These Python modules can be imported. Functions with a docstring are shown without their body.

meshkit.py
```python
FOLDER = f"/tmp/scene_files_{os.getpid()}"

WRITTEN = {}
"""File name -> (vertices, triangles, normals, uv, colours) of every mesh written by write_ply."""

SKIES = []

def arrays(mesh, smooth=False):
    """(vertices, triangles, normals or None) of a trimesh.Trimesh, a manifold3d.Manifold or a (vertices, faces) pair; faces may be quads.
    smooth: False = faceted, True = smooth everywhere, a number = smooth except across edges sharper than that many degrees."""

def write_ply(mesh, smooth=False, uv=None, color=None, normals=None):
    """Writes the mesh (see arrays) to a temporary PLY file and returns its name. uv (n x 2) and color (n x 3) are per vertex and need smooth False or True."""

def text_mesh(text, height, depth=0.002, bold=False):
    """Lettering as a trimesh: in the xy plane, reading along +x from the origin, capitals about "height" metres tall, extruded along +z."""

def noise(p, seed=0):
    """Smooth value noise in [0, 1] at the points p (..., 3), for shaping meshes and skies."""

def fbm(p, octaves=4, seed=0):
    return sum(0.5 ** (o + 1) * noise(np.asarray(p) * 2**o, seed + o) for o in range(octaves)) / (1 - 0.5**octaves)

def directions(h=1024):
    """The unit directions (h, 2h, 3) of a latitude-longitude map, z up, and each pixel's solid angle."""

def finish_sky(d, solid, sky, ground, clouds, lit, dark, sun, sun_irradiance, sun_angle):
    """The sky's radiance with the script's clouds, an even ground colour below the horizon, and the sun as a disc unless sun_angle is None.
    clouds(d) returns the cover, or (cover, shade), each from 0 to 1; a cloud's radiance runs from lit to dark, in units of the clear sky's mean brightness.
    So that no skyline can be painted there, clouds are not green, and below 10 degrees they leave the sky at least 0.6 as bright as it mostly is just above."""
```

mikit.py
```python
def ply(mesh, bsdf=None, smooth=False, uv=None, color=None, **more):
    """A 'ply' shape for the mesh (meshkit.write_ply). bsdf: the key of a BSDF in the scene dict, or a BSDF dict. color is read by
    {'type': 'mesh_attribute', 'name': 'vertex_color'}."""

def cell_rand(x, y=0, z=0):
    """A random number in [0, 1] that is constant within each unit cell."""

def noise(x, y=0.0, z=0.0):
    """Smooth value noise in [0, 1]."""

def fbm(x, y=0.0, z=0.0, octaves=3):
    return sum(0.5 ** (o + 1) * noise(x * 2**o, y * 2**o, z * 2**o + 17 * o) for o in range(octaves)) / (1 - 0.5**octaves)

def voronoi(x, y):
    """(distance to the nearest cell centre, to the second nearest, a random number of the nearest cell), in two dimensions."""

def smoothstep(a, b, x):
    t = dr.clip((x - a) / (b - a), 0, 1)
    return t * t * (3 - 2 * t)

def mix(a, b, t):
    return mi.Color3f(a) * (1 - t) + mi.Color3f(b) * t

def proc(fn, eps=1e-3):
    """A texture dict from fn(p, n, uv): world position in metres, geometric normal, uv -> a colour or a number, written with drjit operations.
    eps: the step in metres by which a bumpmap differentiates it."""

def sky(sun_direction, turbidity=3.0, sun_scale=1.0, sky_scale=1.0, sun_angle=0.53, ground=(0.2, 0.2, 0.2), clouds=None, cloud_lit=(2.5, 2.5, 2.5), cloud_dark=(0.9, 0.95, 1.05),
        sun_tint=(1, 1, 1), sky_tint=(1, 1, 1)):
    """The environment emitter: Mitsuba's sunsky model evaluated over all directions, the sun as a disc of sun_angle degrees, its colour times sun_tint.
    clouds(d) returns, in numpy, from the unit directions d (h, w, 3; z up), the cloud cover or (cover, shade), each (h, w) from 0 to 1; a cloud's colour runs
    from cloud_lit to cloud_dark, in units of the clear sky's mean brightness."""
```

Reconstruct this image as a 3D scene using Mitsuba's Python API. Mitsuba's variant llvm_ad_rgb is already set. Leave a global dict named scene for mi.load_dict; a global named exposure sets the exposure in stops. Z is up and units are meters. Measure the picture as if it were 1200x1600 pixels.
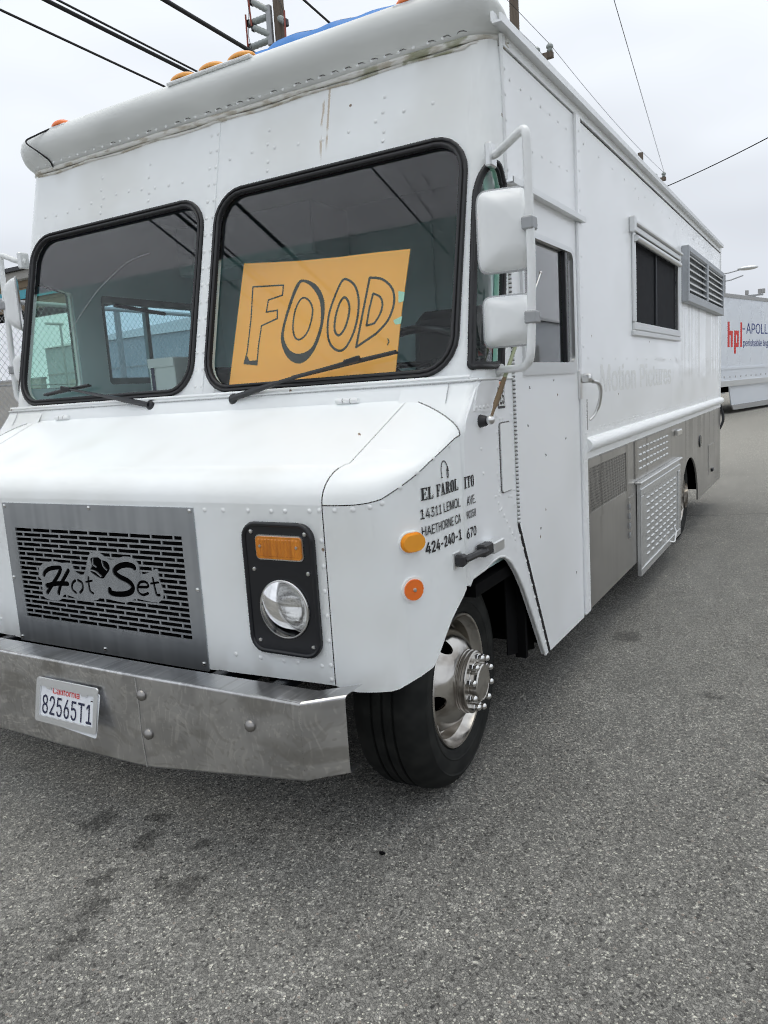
import math, random
import numpy as np, trimesh, drjit as dr, mitsuba as mi, mikit, meshkit
import manifold3d as m3
import shapely
from shapely import affinity
from shapely.geometry import Polygon, LineString, Point, box as sbox
from shapely.ops import unary_union
from mikit import noise, fbm, voronoi, smoothstep, mix, cell_rand

T = mi.ScalarTransform4f
scene, labels = {}, {}
random.seed(7)
rng = np.random.default_rng(7)

# ------------------------------------------------------------------ camera, sky, exposure
PITCH, YAW, ROLL = -0.15568, -0.53457, -0.06461
CAM = np.array([2.0352, -2.1416, 1.2496])
_f = np.array([math.sin(YAW) * math.cos(PITCH), math.cos(YAW) * math.cos(PITCH), math.sin(PITCH)])
_r = np.array([math.cos(YAW), -math.sin(YAW), 0.0])
_u = np.cross(_r, _f)
_up = -_r * math.sin(ROLL) + _u * math.cos(ROLL)
scene['camera'] = {'type': 'perspective', 'fov': 53.145, 'fov_axis': 'x', 'near_clip': 0.05, 'far_clip': 2000.0,
                   'to_world': T().look_at(origin=CAM.tolist(), target=(CAM + _f).tolist(), up=_up.tolist())}
exposure = 2.36


def cloud_cover(d):
    n = meshkit.fbm(np.stack([d[..., 0] * 2.2, d[..., 1] * 2.2, d[..., 2] * 6.0], -1) + 11.0, 4, 3)
    n2 = meshkit.fbm(np.stack([d[..., 0] * 6.0, d[..., 1] * 6.0, d[..., 2] * 14.0], -1) + 3.0, 3, 9)
    shade = 0.95 - 0.75 * d[..., 2] ** 0.8 + (n - 0.5) * 0.80 + (n2 - 0.5) * 0.22      # overcast: brighter towards the zenith
    return np.ones(d.shape[:2]), np.clip(shade, 0, 1)


scene['sky'] = mikit.sky((-0.04, 0.06, 1.0), turbidity=3, sun_scale=0.12, sun_angle=45, sun_tint=(0.89, 0.97, 1.03), clouds=cloud_cover,
                         cloud_lit=(2.30, 2.42, 2.54), cloud_dark=(1.26, 1.33, 1.45), ground=(0.13, 0.13, 0.13))

# ------------------------------------------------------------------ materials
def rgb(c):
    return {'type': 'rgb', 'value': [float(x) for x in c]} if not isinstance(c, dict) else c


def two(b):
    return {'type': 'twosided', 'bsdf': b}


def prin(c, rough=0.5, metal=0.0, spec=0.5, cc=0.0, ccg=0.9, bump=None, bscale=1.0, **k):
    b = {'type': 'principled', 'base_color': rgb(c), 'roughness': rough, 'metallic': metal, 'specular': spec}
    if cc:
        b['clearcoat'], b['clearcoat_gloss'] = cc, ccg
    b.update(k)
    if bump is not None:
        b = {'type': 'bumpmap', 'arbitrary': bump, 'scale': bscale, 'bsdf': b}
    return two(b)


def C3(r, g, b):
    return mi.Color3f(r, g, b)


def tex_front(p, n, uv):
    c = mix((0.80, 0.825, 0.83), (0.72, 0.735, 0.72), smoothstep(0.45, 0.8, fbm(p.x * 3.1, p.y * 3.1, p.z * 2.3)))
    # chips and rust spots
    d, _, r = voronoi((p.x + p.y * 0.7) * 9.0, (p.z + p.y * 0.3) * 9.0)
    c = mix(c, (0.20, 0.14, 0.10), dr.select(r > 0.965, 1.0, 0.0) * smoothstep(0.075, 0.045, d + 0.03 * noise(p.x * 160, p.y * 160, p.z * 160)))
    # rust runs below the roof seam
    run = smoothstep(0.007, 0.002, dr.abs(p.x - 0.492 + 0.012 * (noise(p.z * 14) - 0.5))) * smoothstep(2.02, 2.10, p.z) * smoothstep(0.35, 0.6, noise(p.z * 22, p.x * 90))
    run2 = smoothstep(0.006, 0.002, dr.abs(p.x - 0.515 + 0.006 * (noise(p.z * 9) - 0.5))) * smoothstep(2.06, 2.12, p.z) * smoothstep(0.4, 0.6, noise(p.z * 30 + 5))
    c = mix(c, (0.42, 0.33, 0.22), dr.clip(run + run2, 0, 1) * 0.75 * smoothstep(2.34, 2.28, p.z))
    # grime that hangs under the seam and on the low edge
    gr = smoothstep(2.20, 2.31, p.z) * smoothstep(0.5, 0.85, fbm(p.x * 9.0, p.y * 9.0, p.z * 3.0)) * 0.35
    low = smoothstep(0.62, 0.44, p.z) * smoothstep(0.35, 0.8, fbm(p.x * 14, p.y * 14, p.z * 6)) * 0.35
    return mix(c, (0.45, 0.44, 0.40), dr.clip(gr + low, 0, 1))


def tex_side(p, n, uv):
    c = mix((0.76, 0.775, 0.79), (0.70, 0.715, 0.72), smoothstep(0.4, 0.75, fbm(p.y * 1.6, p.z * 2.2, 4.0)))
    # old paint patches with their own edges
    q = fbm(p.y * 2.1 + 3.0, p.z * 3.4, 1.0, octaves=4)
    back = smoothstep(2.6, 4.2, p.y)
    c = mix(c, (0.60, 0.62, 0.63), smoothstep(0.53, 0.57, q) * back * 0.6)
    st = smoothstep(0.45, 0.75, noise(p.y * 16.0, p.z * 1.4)) * smoothstep(1.15, 1.35, p.z) * smoothstep(1.80, 1.70, p.z) * smoothstep(3.4, 3.7, p.y)
    c = mix(c, (0.47, 0.47, 0.44), st * 0.65)
    d, _, r = voronoi(p.y * 8.0, p.z * 8.0)
    return mix(c, (0.22, 0.18, 0.15), dr.select(r > 0.97, 1.0, 0.0) * smoothstep(0.06, 0.03, d))


def bump_side(p, n, uv):
    dent = smoothstep(2.0, 3.2, p.y) * smoothstep(1.05, 1.2, p.z) * smoothstep(1.52, 1.38, p.z)
    return 0.0011 * fbm(p.y * 2.6, p.z * 2.9, p.x, octaves=2) + dent * 0.0016 * smoothstep(0.45, 0.85, noise(p.y * 6.5, p.z * 11.0))


def bump_front(p, n, uv):
    return 0.0011 * fbm(p.x * 3.0, p.z * 3.0, p.y * 3.0, octaves=2) + 0.00005 * noise(p.x * 180, p.y * 180, p.z * 180)


def tex_dull_steel(p, n, uv):
    v = fbm(p.x * 5.0, p.z * 7.0, 1.0, octaves=4)
    s = noise(p.x * 60.0, p.z * 2.5)
    return mix((0.30, 0.32, 0.34), (0.52, 0.54, 0.56), dr.clip(0.7 * v + 0.35 * s, 0, 1))


def tex_skirt(p, n, uv):
    v = fbm(p.y * 2.0, p.z * 3.0, 2.0, octaves=4)
    s = noise(p.y * 40.0, p.z * 1.2)
    c = mix((0.36, 0.352, 0.34), (0.60, 0.588, 0.568), dr.clip(0.9 * v + 0.12 * s, 0, 1))
    drip = smoothstep(0.62, 0.8, noise(p.y * 14.0, 3.0)) * smoothstep(0.35, 0.9, p.z)
    return mix(c, (0.26, 0.25, 0.235), drip * 0.5)


def rough_bumper(p, n, uv):
    return 0.16 + 0.22 * fbm(p.x * 9.0, p.z * 9.0, p.y * 9.0, octaves=4)


def bump_bumper(p, n, uv):
    w = fbm(p.x * 7.0, p.z * 7.0, 5.0)
    return 0.00055 * noise(p.x * 55 + 9 * w, p.z * 30 + 12 * w, p.y * 30) + 0.00016 * noise(p.x * 140 + 7 * w, p.z * 110)


def tex_bumper(p, n, uv):
    w = fbm(p.x * 6.0, p.z * 6.0, 5.0)
    w2 = fbm(p.x * 6.0 + 9, p.z * 6.0 + 4, 8.0)
    big = fbm(p.x * 3.0, p.z * 5.0, 3.0, octaves=4)
    c = mix((0.50, 0.50, 0.505), (0.64, 0.64, 0.645), smoothstep(0.3, 0.7, fbm(p.x * 14, p.z * 14, 1.0, octaves=4)))
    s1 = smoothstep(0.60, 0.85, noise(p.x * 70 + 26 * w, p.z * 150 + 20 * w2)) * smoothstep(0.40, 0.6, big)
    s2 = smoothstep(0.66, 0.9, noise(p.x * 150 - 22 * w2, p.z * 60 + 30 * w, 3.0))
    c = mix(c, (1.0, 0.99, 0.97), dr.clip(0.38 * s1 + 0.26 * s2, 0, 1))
    s3 = smoothstep(0.62, 0.9, noise(p.x * 60 + 20 * w2, p.z * 90 - 24 * w, 9.0))
    c = mix(c, (0.36, 0.35, 0.33), 0.34 * s3)
    return mix(c, (0.32, 0.31, 0.29), smoothstep(0.62, 0.8, fbm(p.x * 5.0 + 4, p.z * 16.0, 2.0)) * 0.5)


STAINS = [(0.279, -0.64, .05), (0.336, -0.744, .045), (0.488, -0.693, .05), (0.60, -0.847, .05), (0.429, -1.024, .06), (0.485, -1.124, .05), (0.52, -0.86, .03), (0.36, -0.93, .04), (1.194, 1.514, .09), (0.10, -0.72, .06),
          (1.65, 0.9, .05), (1.9, 0.3, .04)]


def tex_asphalt(p, n, uv):
    d1, e1, r1 = voronoi(p.x * 112.0, p.y * 112.0)
    d2, e2, r2 = voronoi(p.x * 230.0 + 31.0, p.y * 230.0)
    big = fbm(p.x * 0.35, p.y * 0.35, 2.0)
    mid = fbm(p.x * 3.0, p.y * 3.0, 7.0)
    d3, e3, r3 = voronoi(p.x * 400.0 + 7.0, p.y * 400.0)
    g = 0.080 + 0.140 * r1 * r1 * r1 + 0.150 * r2 * r2 * r2 + 0.08 * r3
    c = C3(g * 1.025, g, g * 0.925)
    c = mix(c, (0.56, 0.54, 0.47), dr.select(r2 > 0.94, 1.0, 0.0) * smoothstep(0.50, 0.32, d2) * 0.8)
    c = mix(c, (0.56, 0.54, 0.48), dr.select(r1 > 0.972, 1.0, 0.0) * smoothstep(0.40, 0.25, d1 + 0.15 * r3))
    c = mix(c, (0.22, 0.16, 0.125), dr.select((r1 > 0.945) & (r1 < 0.955), 1.0, 0.0) * smoothstep(0.45, 0.3, d1) * 0.6)
    c = mix(c, (0.025, 0.025, 0.025), smoothstep(0.20, 0.02, e2 - d2) * 0.45)
    c = mix(c, (0.02, 0.02, 0.02), smoothstep(0.16, 0.03, e1 - d1) * 0.6)
    c = mix(c, (0.018, 0.018, 0.018), dr.select((r1 > 0.40) & (r1 < 0.46), 1.0, 0.0) * smoothstep(0.55, 0.30, d1) * 0.7)
    d4, e4, r4 = voronoi(p.x * 34.0 + 3.0, p.y * 34.0 + 8.0)
    d5, e5, r5 = voronoi(p.x * 15.0 + 5.0, p.y * 15.0 + 2.0)
    c = mix(c, (0.55, 0.53, 0.47), dr.select(r4 > 0.88, 0.85, 0.0) * smoothstep(0.18, 0.09, d4 + 0.10 * r3))
    c = mix(c, (0.022, 0.022, 0.021), dr.select(r4 < 0.15, 0.8, 0.0) * smoothstep(0.24, 0.10, d4 + 0.12 * r3))
    c = mix(c, (0.62, 0.60, 0.54), dr.select(r5 > 0.80, 0.9, 0.0) * smoothstep(0.12, 0.05, d5 + 0.07 * r3))
    g6 = noise(p.x * 18.0, p.y * 7.0) * 0.5 + noise(p.x * 45.0, p.y * 20.0) * 0.5
    c = c * (0.72 + 0.22 * big + 0.22 * mid + 0.40 * g6)
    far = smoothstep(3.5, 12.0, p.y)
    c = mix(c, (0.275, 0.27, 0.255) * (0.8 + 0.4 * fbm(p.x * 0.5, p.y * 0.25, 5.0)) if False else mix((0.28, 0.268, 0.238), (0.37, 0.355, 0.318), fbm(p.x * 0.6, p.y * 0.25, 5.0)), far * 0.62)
    ox = 0.05 * (noise(p.x * 22, p.y * 22) - 0.5) + 0.03 * (noise(p.x * 60, p.y * 60) - 0.5)
    k = mi.Float(1.0)
    for (x, y, s) in STAINS:
        k = k * (1 - 0.46 * smoothstep(s * 0.95, s * 0.35, dr.sqrt(dr.square(p.x - x) + dr.square((p.y - y) * 0.8)) + ox))
    crack = smoothstep(0.022, 0.008, dr.abs(p.y - 7.6 - 0.25 * noise(p.x * 0.9) - 0.05 * noise(p.x * 7))) * smoothstep(0.3, 0.5, noise(p.x * 1.3 + 9)) + \
        smoothstep(0.02, 0.008, dr.abs(p.y - 4.9 - 0.3 * noise(p.x * 1.1 + 40) - 0.04 * noise(p.x * 9)))
    return c * k * (1 - 0.6 * dr.clip(crack, 0, 1))


def bump_asphalt(p, n, uv):
    d1, e1, r1 = voronoi(p.x * 112.0, p.y * 112.0)
    return 0.0030 * r1 * smoothstep(0.0, 0.35, e1 - d1) + 0.0010 * noise(p.x * 260, p.y * 260)


def tex_tyre(p, n, uv):
    return mix((0.006, 0.007, 0.007), (0.015, 0.016, 0.015), smoothstep(0.3, 0.8, fbm(p.x * 20, p.y * 20, p.z * 20)))


def tex_wheel(p, n, uv):
    a = fbm(p.x * 16, p.y * 16, p.z * 16, octaves=4)
    return mix((0.58, 0.56, 0.53), (0.33, 0.30, 0.27), smoothstep(0.42, 0.75, a))


def rough_wheel(p, n, uv):
    return 0.12 + 0.30 * smoothstep(0.35, 0.8, fbm(p.x * 16 + 3, p.y * 16, p.z * 16, octaves=4))


def tex_caulk(p, n, uv):
    a = fbm(p.x * 24, p.y * 24, p.z * 60, octaves=4)
    c = mix((0.68, 0.675, 0.64), (0.40, 0.36, 0.28), smoothstep(0.45, 0.68, a) * 0.8)
    c = mix(c, (0.24, 0.25, 0.15), 0.8 * smoothstep(0.15, 0.9, p.x) * smoothstep(0.5, 0.62, fbm(p.x * 16 + 7, p.z * 40, p.y * 16)))
    return c


def tex_wood(p, n, uv):
    g = noise(p.x * 40, p.y * 40, p.z * 1.6) * 0.6 + 0.4 * noise(p.x * 110, p.y * 110, p.z * 4)
    return mix((0.065, 0.05, 0.04), (0.20, 0.16, 0.125), g)


def tex_board(p, n, uv):
    return mix((0.98, 0.44, 0.09), (0.95, 0.41, 0.095), fbm(p.x * 4, p.z * 6, 2.0))


def tex_trailer(p, n, uv):
    return mix((0.62, 0.66, 0.72), (0.70, 0.73, 0.77), fbm(p.y * 0.7, p.z * 1.4, p.x))


def tex_concrete(p, n, uv):
    return mix((0.34, 0.33, 0.31), (0.46, 0.45, 0.42), fbm(p.x * 0.8, p.y * 0.8, p.z * 1.5, octaves=4))


def tex_amber(p, n, uv):
    return mix((0.46, 0.145, 0.008), (0.66, 0.23, 0.014), noise(p.x * 90, p.y * 90, p.z * 12))


def tex_visor(p, n, uv):
    # fibreglass roof cap: off white with grey weathering
    c = mix((0.70, 0.715, 0.70), (0.60, 0.615, 0.60), smoothstep(0.35, 0.7, fbm(p.x * 2.4, p.y * 6, p.z * 6)))
    d, _, r = voronoi((p.x) * 7.0, (p.z + p.y) * 7.0)
    c = mix(c, (0.30, 0.27, 0.20), dr.select(r > 0.95, 1.0, 0.0) * smoothstep(0.12, 0.05, d + 0.05 * noise(p.x * 90, p.z * 90)))
    return c


def wave_tex(p, n, uv):
    return mix((0.33, 0.36, 0.39), (0.42, 0.45, 0.48), fbm(p.x * 0.3, p.y * 0.3, p.z * 1.2))


MATS = {
    'white_front': prin(mikit.proc(tex_front), 0.33, cc=0.35, ccg=0.93, bump=mikit.proc(bump_front, 4e-3)),
    'white_side': prin(mikit.proc(tex_side), 0.22, cc=0.8, ccg=0.97, bump=mikit.proc(bump_side, 6e-3)),
    'white_trim': prin((0.76, 0.775, 0.775), 0.35, cc=0.3),
    'white_visor': prin(mikit.proc(tex_visor), 0.42),
    'liner': prin((0.52, 0.68, 0.69), 0.6),
    'liner_dark': prin((0.13, 0.165, 0.17), 0.7),
    'dull_steel': prin(mikit.proc(tex_dull_steel), 0.42, metal=0.85),
    'skirt_steel': prin(mikit.proc(tex_skirt), 0.30, metal=0.9),
    'chrome_bumper': prin(mikit.proc(tex_bumper), mikit.proc(rough_bumper), metal=1.0, bump=mikit.proc(bump_bumper, 1e-3)),
    'bright_steel': prin((0.72, 0.72, 0.71), 0.14, metal=1.0),
    'edge_steel': prin((0.80, 0.80, 0.80), 0.25, metal=0.9),
    'wheel_steel': prin(mikit.proc(tex_wheel), mikit.proc(rough_wheel), metal=1.0),
    'frame_grey': prin((0.20, 0.25, 0.25), 0.6),
    'gap_pale': prin((0.55, 0.56, 0.56), 0.6),
    'gap_dark': prin((0.12, 0.12, 0.12), 0.7),
    'gap_grey': prin((0.42, 0.43, 0.44), 0.6),
    'bolt_steel': prin((0.30, 0.29, 0.28), 0.35, metal=0.9),
    'aluminium': prin((0.70, 0.71, 0.71), 0.33, metal=0.8),
    'rubber': prin((0.018, 0.018, 0.020), 0.45),
    'black_plastic': prin((0.010, 0.011, 0.014), 0.28, spec=0.5),
    'black_matte': prin((0.004, 0.004, 0.0045), 0.9, spec=0.1),
    'tyre': prin(mikit.proc(tex_tyre), 0.7, spec=0.3),
    'caulk': prin(mikit.proc(tex_caulk), 0.7),
    'amber': prin(mikit.proc(tex_amber), 0.15, cc=1.0),
    'marker_amber': prin((0.80, 0.32, 0.02), 0.15, cc=1.0),
    'orange_lens': prin((0.80, 0.16, 0.012), 0.15, cc=1.0),
    'amber_old': prin((0.72, 0.30, 0.03), 0.25, cc=0.6),
    'board_orange': prin(mikit.proc(tex_board), 0.55),
    'marker_ink': prin((0.045, 0.042, 0.04), 0.6),
    'tape_green': prin((0.42, 0.66, 0.52), 0.5),
    'ink': prin((0.018, 0.018, 0.020), 0.5),
    'ink_navy': prin((0.012, 0.016, 0.05), 0.5),
    'ink_red': prin((0.62, 0.03, 0.025), 0.5),
    'ink_blue': prin((0.03, 0.05, 0.20), 0.5),
    'ghost_ink': prin((0.685, 0.695, 0.685), 0.28),
    'plate_white': prin((0.74, 0.76, 0.80), 0.4),
    'sticker_white': prin((0.80, 0.80, 0.78), 0.4),
    'antenna_green': prin((0.30, 0.33, 0.20), 0.5),
    'antenna_brown': prin((0.16, 0.11, 0.06), 0.7),
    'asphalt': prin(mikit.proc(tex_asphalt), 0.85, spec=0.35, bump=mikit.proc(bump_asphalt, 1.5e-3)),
    'wood': prin(mikit.proc(tex_wood), 0.85),
    'canopy_brown': prin((0.20, 0.15, 0.10), 0.8),
    'tarp_teal': prin((0.06, 0.33, 0.40), 0.5),
    'tarp_blue': prin((0.035, 0.20, 0.56), 0.45),
    'galvanised': prin((0.36, 0.37, 0.38), 0.5, metal=0.6),
    'insulator': prin((0.30, 0.33, 0.32), 0.3),
    'rust_red': prin((0.28, 0.07, 0.05), 0.6),
    'cable': prin((0.012, 0.012, 0.013), 0.6),
    'trailer_white': prin(mikit.proc(tex_trailer), 0.35, cc=0.4),
    'trailer_grey': prin((0.33, 0.33, 0.33), 0.5),
    'concrete': prin(mikit.proc(tex_concrete), 0.9),
    'wall_grey': prin(mikit.proc(wave_tex), 0.8),
    'carton': prin((0.62, 0.66, 0.66), 0.7),
    'seat_vinyl': prin((0.022, 0.026, 0.028), 0.45),
    'red_bag': prin((0.45, 0.03, 0.03), 0.6),
    'screen_dark': prin((0.007, 0.008, 0.011), 0.75, spec=0.25),
    'screen_bar': prin((0.03, 0.033, 0.04), 0.7),
    'windshield_glass': {'type': 'thindielectric', 'int_ior': 1.27, 'specular_transmittance': rgb((0.90, 0.98, 0.96))},
    'shade_glass': {'type': 'thindielectric', 'int_ior': 1.48, 'specular_transmittance': rgb((0.06, 0.06, 0.075))},
    'side_glass': {'type': 'thindielectric', 'int_ior': 1.52, 'specular_transmittance': rgb((0.60, 0.92, 0.79))},
    'blue_glass': {'type': 'thindielectric', 'int_ior': 1.52, 'specular_transmittance': rgb((0.52, 0.77, 0.88))},
    'dark_glass': {'type': 'thindielectric', 'int_ior': 1.55, 'specular_transmittance': rgb((0.08, 0.085, 0.10))},
    'lamp_glass': {'type': 'dielectric', 'int_ior': 1.5},
}
for k, v in MATS.items():
    scene[k] = v

# ------------------------------------------------------------------ mesh helpers
def cat(ms):
    return trimesh.util.concatenate([m for m in ms if m is not None])


def clean(m):
    m.merge_vertices()
    return m


def from_manifold(man):
    m = man.to_mesh()
    return trimesh.Trimesh(np.array(m.vert_properties[:, :3]), np.array(m.tri_verts), process=False)


def bx(x0, x1, y0, y1, z0, z1, b=0.0):
    if b <= 0:
        return trimesh.creation.box(bounds=[[x0, y0, z0], [x1, y1, z1]])
    b = min(b, (x1 - x0) * .45, (y1 - y0) * .45, (z1 - z0) * .45)
    p = []
    for sx, sy, sz in np.ndindex(2, 2, 2):
        q = np.array([(x0, x1)[sx], (y0, y1)[sy], (z0, z1)[sz]])
        s = np.array([1 - 2 * sx, 1 - 2 * sy, 1 - 2 * sz]) * b
        for k in range(3):
            w = q + s
            w[k] = q[k]
            p.append(w)
    return trimesh.Trimesh(p).convex_hull


def frame(t):
    a = np.array([0, 0, 1.0]) if abs(t[2]) < 0.9 else np.array([1.0, 0, 0])
    u = np.cross(t, a)
    u /= np.linalg.norm(u)
    return u, np.cross(t, u)


def tube(pts, r, n=8, cap=True):
    p = np.asarray(pts, float)
    r = np.broadcast_to(r, (len(p),))
    t = np.gradient(p, axis=0)
    t /= np.linalg.norm(t, axis=1, keepdims=True) + 1e-12
    u, _ = frame(t[0])
    V = []
    ang = np.arange(n) * 2 * np.pi / n
    for i in range(len(p)):
        u = u - t[i] * (u @ t[i])
        u /= np.linalg.norm(u)
        w = np.cross(t[i], u)
        V.append(p[i] + r[i] * (np.cos(ang)[:, None] * u + np.sin(ang)[:, None] * w))
    V = np.array(V).reshape(-1, 3)
    F = []
    for i in range(len(p) - 1):
        for j in range(n):
            a, b_, c, d = i * n + j, i * n + (j + 1) % n, (i + 1) * n + (j + 1) % n, (i + 1) * n + j
            F += [[a, b_, c], [a, c, d]]
    if cap:
        V = np.vstack([V, p[:1], p[-1:]])
        k = len(V) - 2
        for j in range(n):
            F.append([k, (j + 1) % n, j])
            F.append([k + 1, (len(p) - 1) * n + j, (len(p) - 1) * n + (j + 1) % n])
    return trimesh.Trimesh(V, F, process=False)


def bend(pts, rad, n=5):
    """Rounds the corners of a polyline."""
    p = [np.asarray(q, float) for q in pts]
    out = [p[0]]
    for i in range(1, len(p) - 1):
        a, b_ = p[i - 1] - p[i], p[i + 1] - p[i]
        la, lb = np.linalg.norm(a), np.linalg.norm(b_)
        d = min(rad, la * .45, lb * .45)
        s, e = p[i] + a / la * d, p[i] + b_ / lb * d
        for k in range(n + 1):
            t = k / n
            out.append((1 - t) ** 2 * s + 2 * t * (1 - t) * p[i] + t * t * e)
    out.append(p[-1])
    return out


def lathe(profile, n=32):
    """profile of (radius, height) round the z axis."""
    return trimesh.creation.revolve(np.array(profile, float), sections=n)


def place(m, origin, zdir, xdir=None):
    z = np.asarray(zdir, float)
    z = z / np.linalg.norm(z)
    if xdir is None:
        x, _ = frame(z)
    else:
        x = np.asarray(xdir, float)
        x = x - z * (x @ z)
        x /= np.linalg.norm(x)
    M = np.eye(4)
    M[:3, 0], M[:3, 1], M[:3, 2], M[:3, 3] = x, np.cross(z, x), z, origin
    m = m.copy()
    m.apply_transform(M)
    return m


def mirror(m):
    return trimesh.Trimesh(np.array(m.vertices) * [-1, 1, 1], np.array(m.faces)[:, ::-1], process=False)


def cyl(p0, p1, r, n=16):
    p0, p1 = np.asarray(p0, float), np.asarray(p1, float)
    return tube([p0, p1], r, n)


def polys(g):
    return [q for q in getattr(g, 'geoms', [g]) if q.geom_type == 'Polygon' and q.area > 1e-9]


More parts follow.
